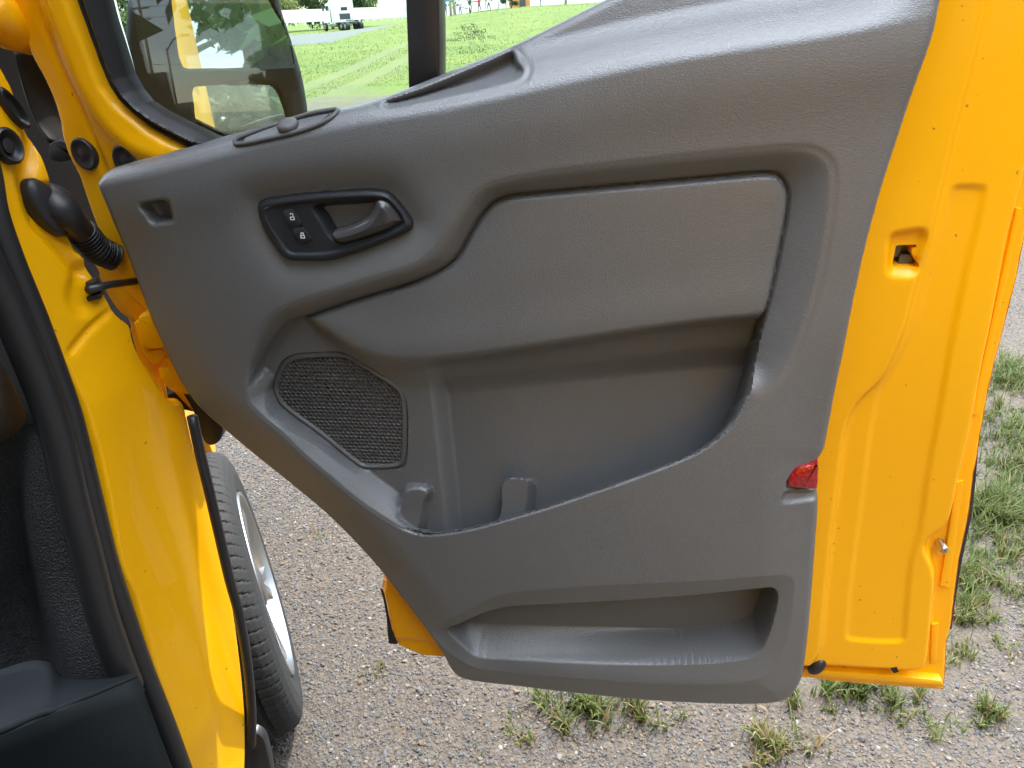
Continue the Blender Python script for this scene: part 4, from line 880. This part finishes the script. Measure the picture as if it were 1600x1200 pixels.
def leafmat(name, stops, trans=.35):
    global t
    m, t, p = newmat(name); L = t.links.new; at = N(t, 'ShaderNodeAttribute', attribute_name='tone')
    r = N(t, 'ShaderNodeValToRGB'); e = r.color_ramp.elements; e[0].position = stops[0][0]; e[0].color = (*stops[0][1], 1); e[1].position = stops[-1][0]; e[1].color = (*stops[-1][1], 1)
    for q, c in stops[1:-1]: k = e.new(q); k.color = (*c, 1)
    L(at.outputs['Fac'], r.inputs[0]); L(r.outputs[0], p.inputs['Base Color']); p.inputs['Roughness'].default_value = .55
    tr = N(t, 'ShaderNodeBsdfTranslucent'); mx_ = N(t, 'ShaderNodeMixShader'); mx_.inputs[0].default_value = trans; L(r.outputs[0], tr.inputs[0]); o = t.nodes['Material Output']
    L(p.outputs[0], mx_.inputs[1]); L(tr.outputs[0], mx_.inputs[2]); L(mx_.outputs[0], o.inputs[0]); return m
M_GRASS = leafmat('grass_blade', [(0, (0.0562, 0.0819, 0.0179)), (.45, (0.0975, 0.1385, 0.0330)), (.75, (0.1500, 0.1826, 0.0540)), (.86, (0.2247, 0.1762, 0.0780)), (1, (0.3148, 0.2203, 0.1200))])
def join(parts):
    V = []; F = []; T = []; b = 0
    for v, f, tt in parts: V.append(v); F += [[q+b for q in g] for g in f]; T.append(tt); b += len(v)
    return np.concatenate(V), F, np.concatenate(T)
def toned(name, parts, mat, parent=None, kind=None):
    V, F, T = join(parts); o = mesh_obj(name, V, F, mat, parent, True, kind); a = o.data.attributes.new('tone', 'FLOAT', 'POINT'); a.data.foreach_set('value', T); return o
def blob(cx, cy, rx, ry, n):
    o = []
    while len(o) < n:
        x, y = random.gauss(0, .5)*rx+cx, random.gauss(0, .5)*ry+cy; c = at_z(x, y)[:2]; sp = random.uniform(.004, .016)
        for _ in range(random.randint(4, 16)): o.append(c+np.array([random.gauss(0, sp), random.gauss(0, sp)]))
    return np.array(o[:n])
# separate tufts on the gravel near the door
tufts = [('wide green grass tuft on gravel below the lower door pocket', [(930,1103,80,16,270,.03,.09,0,.85), (905,1128,70,26,120,.025,.07,.1,1), (990,1120,30,14,40,.04,.08,0,.9)]),
 ('broad green grass tuft under the yellow lower corner of the door', [(1345,1082,95,18,300,.035,.10,0,.85), (1300,1072,50,12,80,.03,.08,0,.8), (1400,1108,40,14,70,.03,.08,0,.9)]),
 ('pale half dry grass tuft at the bottom right of the door trim', [(1222,1162,60,32,240,.025,.075,.45,1)]),
 ('small grass sprig on gravel at the far right bottom', [(1540,1122,26,18,190,.02,.06,.1,1)])]
for lab, bl in tufts:
    o = toned('grass_tuft', [blades(blob(a, b, c, d, n), l0, l1, .0058, 1.4, (t0, t1)) for a, b, c, d, n, l0, l1, t0, t1 in bl], M_GRASS); tag(o, lab, 'grass tuft', 'grass tufts on the gravel')
gp_ = [blades(blob(*q[:5]), q[5], q[6], .005, 1.45, (q[7], q[8])) for q in
  [(1595,700,65,130,2600,.03,.10,0,.9), (1575,590,35,22,700,.04,.10,0,.9), (1560,800,40,30,1300,.04,.12,0,.85), (1640,780,40,50,1200,.04,.12,0,.85), (1525,900,34,75,620,.03,.09,0,.95), (1590,860,40,60,420,.03,.08,.1,1), (1500,1020,40,30,90,.02,.05,.3,1), (1590,1010,40,60,120,.02,.05,.3,1), (1250,1110,60,14,70,.02,.06,.2,1), (1040,1130,60,20,60,.02,.05,.3,1), (800,1150,60,30,60,.02,.05,.4,1), (1450,1130,70,30,70,.02,.05,.4,1), (1500,960,20,25,260,.03,.08,.2,1), (1600,920,20,14,50,.02,.05,.3,1)]]
for q in [(1750,820,60,90,900), (1850,600,70,60,900), (1800,420,80,40,700), (1720,1010,60,60,260), (1950,760,80,90,800), (2050,520,90,60,800)]: gp_.append(blades(blob(*q), .03, .10, .005, 1.45, (0, .95)))
gp_.append(blades(blob(500,835,6,4,30), .015, .035, .003, 1.3, (.2, 1))); gp_.append(blades(blob(590,1050,12,8,60), .015, .035, .003, 1.3, (.5, 1)))
# thin straws
gp_.append(blades(scatter_region(500, [(near[0][0], 1.0)]), .02, .06, .0016, 1.55, (.84, 1)))
tag(toned('grass', gp_, M_GRASS, None, 'stuff'), 'green verge grass growing through the gravel beside the door edge', 'grass')
# field grass far out, bigger blades with distance
parts = []
for (y0, y1, n, s, wd) in ((17, 26, 24000, .055, .012), (26, 42, 20000, .075, .02), (42, 75, 9000, .10, .035), (75, 112, 4000, .12, .06)):
    yy = rng.uniform(y0, y1, n); xx = rng.uniform(-.62, .38, n)*yy*1.0; e = yy-.35*xx+3*(np.sin(xx*.4)+np.sin(yy*.7+xx))*.4
    k = (e > 19.5)
    for (pa, pb) in ((at_z(500, 128), at_z(634, 72)), (at_z(575, 122), at_z(640, 88))):
        d = (pb-pa)[:2]; nn2 = np.array([-d[1], d[0]])/np.linalg.norm(d); k &= np.abs((xx-pa[0])*nn2[0]+(yy-pa[1])*nn2[1]) > .3
    d = b_-a_; nn2 = np.array([-d[1], d[0]])/np.linalg.norm(d); k &= ~((np.abs((xx-a_[0])*nn2[0]+(yy-a_[1])*nn2[1]) < 22) & (xx < -12))
    Pp = np.stack([xx, yy], 1)[k]; parts.append(blades(Pp, s*.5, s, wd, 1.0, (0, 1), 2, gz(Pp[:, 0], Pp[:, 1])))
M_FG = leafmat('field_grass', [(0, (0.0451, 0.0743, 0.0095)), (.5, (0.0743, 0.1141, 0.0159)), (1, (0.1326, 0.1539, 0.0344))])
tag(toned('field_grass', parts, M_FG, None, 'stuff'), 'bright green grass covering the wide field beyond the door', 'grass')

# ------------------------------------------------------------------ trees
M_BARK = plain('bark', (.14, .10, .075), .9, bump=.8, bs=30, bd=.02, var=.4, vs=10)
M_LEAF = leafmat('broad_leaf', [(0, (.025, .055, .012)), (.5, (.06, .11, .022)), (1, (.13, .19, .045))], .3)
M_LEAFY = leafmat('yellow_leaf', [(0, (.06, .09, .02)), (.5, (.15, .19, .045)), (1, (.34, .30, .12))], .3)
def tree(x, y, h, r, leaf, label, group, nl=3000, ls=.16, mat=None, trunk_frac=.35, seed=0):
    rg = random.Random(seed+int(x*7+y)); z = float(gz(x, y)); root = empty('tree', (x, y, z), label, 'tree', group)
    V_, F_ = [], []; tops = []
    base = np.array([x, y, z-.05]); top = base+[rg.uniform(-.05, .05)*h, rg.uniform(-.05, .05)*h, h*.78]
    tr = [base+(top-base)*f+np.array([rg.uniform(-.02, .02)*h*(f > 0), rg.uniform(-.02, .02)*h*(f > 0), 0]) for f in (0, .2, .4, .6, .8, 1)]
    tube(tr, np.array([.035, .026, .021, .016, .011, .006])*h, 8, True, V_, F_)
    for k in range(11):
        f = rg.uniform(trunk_frac, .98); i = min(int(f*5), 4); s = tr[i]+(tr[i+1]-tr[i])*(f*5-i); a = k*2.4+rg.uniform(-.5, .5); l = r*rg.uniform(.6, 1.0)*(1.15-.6*abs(f-.55)); e = s+np.array([cos(a)*l, sin(a)*l, l*rg.uniform(.1, .7)])
        mid = (s+e)/2+[0, 0, -.04*h]; tube([s, mid, e], [.011*h, .007*h, .003*h], 6, True, V_, F_); tops += [e, mid*.4+e*.6+[0, 0, .05*h]]
    tops += [top, top+[0, 0, .1*h]]
    mesh_obj('trunk', V_, F_, M_BARK, root)
    n = nl; ci = rng.integers(0, len(tops), n); C_ = np.array(tops)[ci]; cr = r*(.22+.20*rng.random(len(tops)))[ci]
    d = rng.normal(size=(n, 3)); d /= np.linalg.norm(d, axis=1)[:, None]; P = C_+d*(cr*rng.random(n)**.45)[:, None]*np.array([1, 1, .75])
    a1 = rng.normal(size=(n, 3)); a1 /= np.linalg.norm(a1, axis=1)[:, None]; a2 = np.cross(a1, rng.normal(size=(n, 3))); a2 /= np.linalg.norm(a2, axis=1)[:, None]; s = (ls*rng.uniform(.6, 1.4, n))[:, None]
    V = np.stack([P-a1*s, P+a2*s*.45, P+a1*s, P-a2*s*.45], 1).reshape(-1, 3); F = (np.arange(n)[:, None]*4+np.arange(4)).tolist()
    tone = np.clip(.5+.28*rng.normal(size=len(tops))[ci]+.2*rng.normal(size=n), 0, 1)
    toned('crown', [(V, F, np.repeat(tone, 4))], mat or leaf, root); return root
# distant tree line behind the white wall, and the wall itself
def far(x, y, Yd): d = ray(x, y); return EYE+d*(Yd/d[1])
wl_, wr_ = far(380, 44, 118.), far(655, 29.5, 150.)
wl_ = wl_+(wl_-wr_)*.3; wr_ = wr_+(wr_-wl_)*.02
wd_ = wr_-wl_; wlen = np.linalg.norm(wd_[:2]); wdir = wd_/np.linalg.norm(wd_)
M_WALL = plain('white_sheet', (.80, .80, .78), .5, var=.05, vs=.5)
wall = empty('white_wall', tuple(wl_), 'long white boundary wall with low posts, running behind the parked truck', 'wall')
V_, F_ = [], []; ang = math.atan2(wdir[1], wdir[0]); nwp = 30
def wpt(f, up=0): return wl_+wd_*f+np.array([0, 0, up])
hw = 1.75
V_, F_ = [], []; box(V_, F_, wpt(.5, .38+hw/2), (wlen, .18, hw), rz(ang)); 
# give the box the slope of the land
V_ = [v+np.array([0, 0, (((v-wl_)@wdir)/np.linalg.norm(wd_)-.5)*wd_[2]]) for v in V_]; mesh_obj('wall_panel', V_, F_, M_WALL, wall, False)
for k in range(nwp):
    f = (k+.5)/nwp; V_, F_ = [], []; box(V_, F_, wpt(f, .2), (.18, .3, .45), rz(ang)); mesh_obj('post', V_, F_, M_WALL, wall, False)
for k in range(9):
    f = -.02+k*.125; q = wpt(f)+np.array([-wdir[1], wdir[0], 0])*(9+3*(k % 3)); 
    tree(q[0], q[1], 6.5+.7*(k % 4), 5.4, M_LEAFY if k in (2, 3, 4) else M_LEAF, ['yellowing tree behind the wall' if k in (2, 3, 4) else 'dark green tree behind the wall'][0]+[', leftmost behind the mirror', ', second from the mirror', ', third from the left', ', left of the truck', ', behind the truck cab', ', right of the truck', ', between truck and window divider', ', beside the window divider', ', hidden edge at the window divider'][k], 'trees behind the white wall', 6500, .26, None, .04, k)

# ------------------------------------------------------------------ parked tractor truck
tp = at_z(534, 48.0); tx, ty = tp[0], tp[1]; kx = tp[1]/122.0
truck = empty('tractor_truck', (tx, ty, 0), 'pale grey tractor truck without trailer parked on the gravel track across the field', 'truck')
TF = rz(radians(124))                            # local x forwards -> seen from behind its right
M_TW = plain('truck_paint', (.80, .85, .85), .35, coat=.4, var=.04); M_TG = plain('truck_glass', (.03, .04, .05), .1); M_TD = plain('truck_chassis', (.05, .055, .06), .6)
To = np.array([tx, ty, 0]); TSC = 1.1
def tw(p): return To+TF@(np.array(p, float)*TSC)
def tbox(name, c, s, mat, parent, bev=.08, taper=0):
    bm = bmesh.new(); bmesh.ops.create_cube(bm, size=1)
    for v in bm.verts:
        v.co.x *= s[0]; v.co.y *= s[1]; v.co.z *= s[2]
        if taper and v.co.z > 0 and v.co.x > 0: v.co.x -= taper
    bmesh.ops.bevel(bm, geom=bm.edges[:], offset=bev, segments=3, affect='EDGES', profile=.7)
    V = [tw(np.array(v.co)+np.array(c)) for v in bm.verts]; F = [[v.index for v in f.verts] for f in bm.faces]; bm.free()
    return autosmooth(mesh_obj(name, V, F, mat, parent), 35)
cab = tbox('cab', (1.0, 0, 2.15), (2.2, 2.35, 2.3), M_TW, truck, .15, .35)
sleeper = tbox('sleeper', (-.8, 0, 2.3), (1.7, 2.4, 2.6), M_TW, truck, .12)
tbox('roof_fairing', (-.1, 0, 3.75), (2.6, 2.2, .75), M_TW, truck, .2, 1.5)
tbox('bonnet', (2.75, 0, 1.45), (1.7, 1.9, 1.2), M_TW, truck, .2, .3)
tbox('rear_window', (-1.66, 0, 2.6), (.06, .9, .4), M_TG, sleeper, .01); tbox('rear_panel', (-1.66, 0, 1.7), (.05, 1.5, .7), M_TD, sleeper, .01)
for s in (-1, 1): tbox('side_fairing', (-1.75, s*1.15, 2.3), (.5, .05, 2.5), M_TW, sleeper, .02); tbox('side_window', (1.1, s*1.18, 2.75), (1.0, .05, .55), M_TG, cab, .02); tbox('fuel_tank', (0, s*1.0, .75), (1.8, .5, .55), M_CHROME, truck, .2)
tbox('chassis', (-2.4, 0, .95), (4.6, .85, .25), M_TD, truck, .03); tbox('coupling', (-3.4, 0, 1.2), (1.0, .9, .12), M_TD, truck, .03)
for wx in (2.7, -2.75, -4.0):
    for s in (-1, 1):
        V_, F_ = lathe([(.15, .0), (.28, .02), (.30, -.02), (.46, .02), (.51, -.05), (.52, -.15), (.51, -.28 if wx > 0 else -.5), (.4, -.3 if wx > 0 else -.52), (.01, -.2)], (0, 0, 0), (0, s, 0), (0, 0, 1), 28)
        mesh_obj('truck_wheel', [tw(np.array(v)+np.array([wx, s*1.2, .52])) for v in V_], F_, M_TYRE, truck)
        V_, F_ = lathe([(.001, .03), (.16, .03), (.27, .012), (.28, -.02)], (0, 0, 0), (0, s, 0), (0, 0, 1), 24); mesh_obj('hub', [tw(np.array(v)+np.array([wx, s*1.2, .52])) for v in V_], F_, M_CHROME, truck)
    if wx < 0: pass
for s in (-1, 1):
    V_, F_ = tube([(-.0, s*1.28, 1.1), (-.0, s*1.28, 3.6)], .07, 10); mesh_obj('exhaust_stack', [tw(v) for v in V_], F_, M_CHROME, truck)
    tbox('wing_mirror', (1.9, s*1.45, 2.7), (.15, .22, .6), M_TD, truck, .04)

# pole beside the truck
M_POLE = plain('weathered_pole', (.42, .38, .33), .8, var=.2, bump=.3, bs=20)
def pole(name, x, y, h, r, label, cat, group=None, lean=0):
    z = float(gz(x, y)); o = empty(name, (x, y, z), label, cat, group); V_, F_ = tube([(x, y, z-.1), (x+lean*.5, y, z+h/2), (x+lean, y, z+h)], [r, r*.85, r*.7], 12); mesh_obj('shaft', V_, F_, M_POLE, o)
    V_, F_ = tube([(x+lean-.6, y, z+h*.94), (x+lean+.6, y, z+h*.94)], r*.35, 6); mesh_obj('crossarm', V_, F_, M_POLE, o); return o
q = at_z(505, 36.5); pole('utility_pole', q[0], q[1], 9, .34, 'pale wooden pole standing left of the parked truck', 'pole', 'poles across the field')
# right-hand far edge of the field: pole pair, bush, canopies, people, shed, all standing on the rise
def spot(x, Yd):                                  # ground point on the rise in the direction of column x
    d = ray(x, 15); k = Yd/d[1]; X_ = d[0]*k; return X_, Yd, float(gz(X_, Yd))
for x, Yd, ln, lab in ((704, 100, 0, 'pale pole just right of the window divider'), (711, 103, -.7, 'leaning tan pole behind the field edge'), (884, 112, 0, 'thin pole near the far person on the road')):
    X_, Y_, Z_ = spot(x, Yd); pole('utility_pole', X_, Y_, 8, .16, lab, 'pole', 'poles across the field', ln)
M_BLUE = plain('blue_canvas', (.03, .28, .42), .7); M_ORW = plain('orange_paint', (.55, .22, .06), .7)
def canopy(x, Yd, label, mat, wd=3.2):
    X_, Y_, Z_ = spot(x, Yd); o = empty('canopy_tent', (X_, Y_, Z_), label, 'canopy', 'canopies at the far side of the field')
    V_ = [(X_-wd/2, Y_-wd/2, Z_+2.1), (X_+wd/2, Y_-wd/2, Z_+2.1), (X_+wd/2, Y_+wd/2, Z_+2.1), (X_-wd/2, Y_+wd/2, Z_+2.1), (X_, Y_, Z_+2.9)]
    V_ += [(a, b, c-.22) for a, b, c in V_[:4]]; F_ = [[0, 1, 4], [1, 2, 4], [2, 3, 4], [3, 0, 4], [5, 6, 1, 0], [6, 7, 2, 1], [7, 8, 3, 2], [8, 5, 0, 3]]
    mesh_obj('canopy', V_, F_, mat, o, False)
    for sx in (-1, 1):
        for sy in (-1, 1): v, f = tube([(X_+sx*wd*.48, Y_+sy*wd*.48, Z_), (X_+sx*wd*.48, Y_+sy*wd*.48, Z_+2.1)], .04, 6); mesh_obj('leg', v, f, M_CHROME, o)
canopy(691, 112, 'blue canopy next to the window divider', M_BLUE); canopy(757, 118, 'wide blue canopy in the middle of the far field edge', M_BLUE, 4.2); canopy(775, 124, 'small pale canopy right of the wide blue one', M_WALL)
# people far away
def person(x, Yd, shirt, trousers, label, stride=.12, arm=.1):
    X_, Y_, Z_ = spot(x, Yd); sk = [(0, 0, .93, .14), (0, 0, 1.15, .135), (0, 0, 1.38, .15), (0, 0, 1.5, .06), (0, 0, 1.58, .09), (0, 0, 1.70, .085), (.17, 0, 1.40, .06), (.24, arm, 1.15, .045), (.25, arm*2.2, .92, .035), (-.17, 0, 1.40, .06), (-.24, -arm, 1.15, .045), (-.25, -arm, .92, .035), (.09, 0, .86, .09), (.10, stride, .48, .065), (.10, stride*.6, .08, .045), (-.09, 0, .86, .09), (-.10, -stride, .48, .065), (-.10, -stride*1.8, .08, .045), (.1, stride*.6+.14, .03, .035), (-.1, -stride*1.8+.14, .03, .035)]
    ed = [(0, 1), (1, 2), (2, 3), (3, 4), (4, 5), (2, 6), (6, 7), (7, 8), (2, 9), (9, 10), (10, 11), (0, 12), (12, 13), (13, 14), (0, 15), (15, 16), (16, 17), (14, 18), (17, 19)]
    me = bpy.data.meshes.new('person'); me.from_pydata([(a, b, c) for a, b, c, r in sk], ed, []); o = bpy.data.objects.new('person', me); COL.objects.link(o)
    o.modifiers.new('skin', 'SKIN'); sd_ = me.skin_vertices[0].data
    for i, (a, b, c, r) in enumerate(sk): sd_[i].radius = (r, r*.8)
    sd_[0].use_root = True; sb = o.modifiers.new('sub', 'SUBSURF'); sb.levels = 1; sb.render_levels = 1
    dg = bpy.context.evaluated_depsgraph_get(); m2 = bpy.data.meshes.new_from_object(o.evaluated_get(dg)); bpy.data.objects.remove(o)
    for mt in (shirt, trousers, M_SKIN, M_HAIR): m2.materials.append(mt)
    for f in m2.polygons:
        z = f.center.z; ax_ = abs(f.center.x)
        f.material_index = 1 if z < .95 and ax_ < .2 else (2 if (z > 1.5 and f.center.y > -.02 and z < 1.68) or (ax_ > .2 and z < 1.2) else (3 if z > 1.55 else 0))
        f.use_smooth = True
    o = bpy.data.objects.new('person', m2); COL.objects.link(o); o.location = (X_, Y_, Z_); o.rotation_euler = (0, 0, random.uniform(0, 6)); return tag(o, label, 'person', 'people at the far side of the field')
M_SKIN = plain('skin', (.45, .27, .18), .6); M_HAIR = plain('hair', (.04, .03, .02), .6)
Mred = plain('red_cloth', (.5, .03, .03), .8); Mwh = plain('white_cloth', (.75, .75, .75), .8); Mbl = plain('blue_cloth', (.05, .1, .3), .8); Mdk = plain('dark_cloth', (.04, .04, .05), .8)
for a in ((696, 104, Mbl, Mdk, 'far person in blue top near the window divider'), (719, 106, Mwh, Mbl, 'far person in white top right of the two poles'), (734, 108, Mdk, Mwh, 'far person in dark top beside the small tree'), (749, 108, Mred, Mdk, 'far person in red top under the wide blue canopy'), (764, 107, Mwh, Mdk, 'far person in white top in front of the canopies'), (788, 110, Mred, Mwh, 'far person in red top left of the round bush'), (845, 112, Mred, Mbl, 'lone far person in red top on the pale road, far right')): person(*a)
# bush, shed, road, cars
def bush(x, Yd, r, label):
    X_, Y_, Z_ = spot(x, Yd); tree(X_, Y_, r*2.0, r*.9, M_LEAF, label, 'bushes at the far side of the field', 1600, .16, None, .1, 5)
bush(799, 108, 1.3, 'round green bush left of the orange shed'); bush(735, 118, 3.4, 'bushy tree behind the two poles'); bush(948, 130, 2.2, 'low green bush at the far right above the door trim')
X_, Y_, Z_ = spot(812, 122); sh = empty('shed', (X_, Y_, Z_), 'orange wooden shed right of the round bush', 'shed')
V_, F_ = [], []; box(V_, F_, (X_, Y_, Z_+1.3), (3.0, 3, 2.6)); mesh_obj('wall', V_, F_, M_ORW, sh, False); V_, F_ = [], []; box(V_, F_, (X_, Y_, Z_+2.75), (3.6, 3.6, .25)); mesh_obj('roof', V_, F_, M_WALL, sh, False); V_, F_ = [], []; box(V_, F_, (X_+.4, Y_-1.52, Z_+1.0), (.9, .06, 2.0)); mesh_obj('door', V_, F_, M_TD, sh, False)
def wallx(x0, x1, Yd, h, label, mat):
    a = spot(x0, Yd); b = spot(x1, Yd+4); V_, F_ = [], []; c = (np.array(a)+np.array(b))/2; d = np.array(b)-np.array(a); box(V_, F_, c+[0, 0, h/2-.3], (np.linalg.norm(d), .2, h+.6), rz(math.atan2(d[1], d[0])))
    for k in range(int(np.linalg.norm(d)/3)): f = (k+.5)/int(np.linalg.norm(d)/3); box(V_, F_, np.array(a)+d*f+[0, -.12, h/2], (.2, .2, h+.3), rz(math.atan2(d[1], d[0])))
    return tag(mesh_obj('wall', V_, F_, mat, None, False), label, 'wall')
wallx(685, 800, 134, 2.6, 'white wall behind the canopies and people', M_WALL); wallx(818, 1060, 138, .9, 'low white kerb wall along the far road at the right', M_WALL)
def car(x, Yd, mat, label):
    X_, Y_, Z_ = spot(x, Yd); o = empty('parked_car', (X_, Y_, Z_), label, 'car', 'cars parked beyond the field')
    pr = [(-2.1, .35), (-2.15, .8), (-1.7, .95), (-1.1, 1.42), (.5, 1.45), (1.1, .98), (2.0, .85), (2.15, .5), (2.1, .3)]; fr_ = Frame((X_, Y_, Z_), (1, 0, 0), (0, 0, 1), (0, -1, 0)); plate('body', fr_, smooth(pr, True, 3), -.85, .85, .12, mat, o)
    plate('window', fr_, np.array([(-1.45, .98), (-1.0, 1.34), (.42, 1.36), (.85, 1.0)]), .84, .86, 0, M_TG, o)
    for wx in (-1.35, 1.35): v, f = lathe([(.001, .02), (.2, .03), (.32, 0), (.33, -.18), (.001, -.18)], (X_+wx, Y_-.86, Z_+.33), (0, -1, 0), (0, 0, 1), 20); mesh_obj('wheel', v, f, M_TYRE, o)
for i, (x, Yd) in enumerate(((700, 150), (745, 160), (790, 155), (850, 165), (900, 160))):
    X_, Y_, Z_ = spot(x, Yd); tree(X_, Y_, 11, 5.5, M_LEAF, 'distant leafy tree on the skyline'+[' nearest the window divider', ' behind the wide blue canopy', ' above the round bush', ' behind the far road', ' above the door trim edge'][i], 'trees on the far skyline', 2600, .36, None, .12, 40+i)

# ------------------------------------------------------------------ behind the viewer: what shows in the mirrors and glass, and an added tree row
rv = [(5.2, -17.5, 9), (7.6, -19, 10), (9.6, -16.5, 8.5), (14, -29, 12), (22, -30, 13), (-30, -52, 8), (-41, -58, 7)]
for i, (x, y, h) in enumerate(rv):
    tree(x, y, h, h*.36, M_LEAF, 'leafy tree behind the van, in the door mirror'+[' at the left of the pane', ' in the middle', ' at the right of the pane', ', further off to the right', ', furthest right', ', far behind beyond the cab', ', far behind near the street lamp'][i], 'trees reflected in the mirrors', 5200, .17, None, .25, 80+i)
for i, (ad_, ds, h) in enumerate(((-78, 12, 10), (-62, 13, 11), (-26, 15, 12), (-13, 13, 11), (-2, 14, 12), (36, 12, 11), (47, 13, 12), (59, 12, 10), (72, 13, 11), (86, 14, 11))):  # added unseen trees: block the low sky so the door recesses get darker
    tree(ds*sin(radians(ad_)), -ds*cos(radians(ad_)), h, h*.42, M_LEAF, 'added tall tree blocking low sky, %s in the unseen row behind the viewer' % ['leftmost', 'second from left', 'third from left', 'fourth from left', 'fifth from left', 'sixth from left', 'seventh from left', 'third from right', 'second from right', 'rightmost'][i], 'added trees blocking low sky behind the viewer', 5200, .30, None, .08, 120+i)
M_WOOD = plain('pole_wood', (.12, .09, .07), .9)
def ppole(x, y, h, label):
    o = empty('utility_pole', (x, y, 0), label, 'pole', 'poles behind the viewer'); V_, F_ = tube([(x, y, 0), (x, y, h)], [.16, .11], 10); mesh_obj('shaft', V_, F_, M_WOOD, o)
    for z in (h*.93, h*.85): V_, F_ = [], []; box(V_, F_, (x, y+.15, z), (2.2, .1, .12)); mesh_obj('crossarm', V_, F_, M_WOOD, o, False)
    return o
PX, PY = -51.7, -53.7
ppole(PX, PY, 10.5, 'tall utility pole with two crossarms, reflected in the window glass')
lx, ly = -45.7, -51.5; lp = empty('street_lamp', (lx, ly, 0), 'curved arm street lamp reflected in the window glass', 'street lamp')
V_, F_ = tube([(lx-2, ly, 0), (lx-2, ly, 6.4)], .09, 8); mesh_obj('shaft', V_, F_, M_ALLOYD, lp); V_, F_ = tube([(lx-2, ly, 6.2), (lx-1.2, ly, 7.0), (lx-.2, ly, 7.3)], .06, 8); mesh_obj('arm', V_, F_, M_ALLOYD, lp); V_, F_ = [], []; box(V_, F_, (lx+.1, ly, 7.28), (.7, .28, .14)); mesh_obj('lamp_head', V_, F_, M_ALLOYD, lp, False)
for z in (9.9, 9.1, 5.4):
    V_, F_ = tube([(PX-40, PY-8, z+2), (PX-15, PY-3, z-.2), (PX, PY, z), (PX+20, PY+2, z-.8), (PX+50, PY+4, z+1)], .018, 5); tag(mesh_obj('overhead_wire', V_, F_, M_DARK), {9.9: 'topmost overhead wire crossing the reflected pole', 9.1: 'middle overhead wire crossing the reflected pole', 5.4: 'lowest overhead wire, below the street lamp'}[z], 'wire', 'overhead wires')
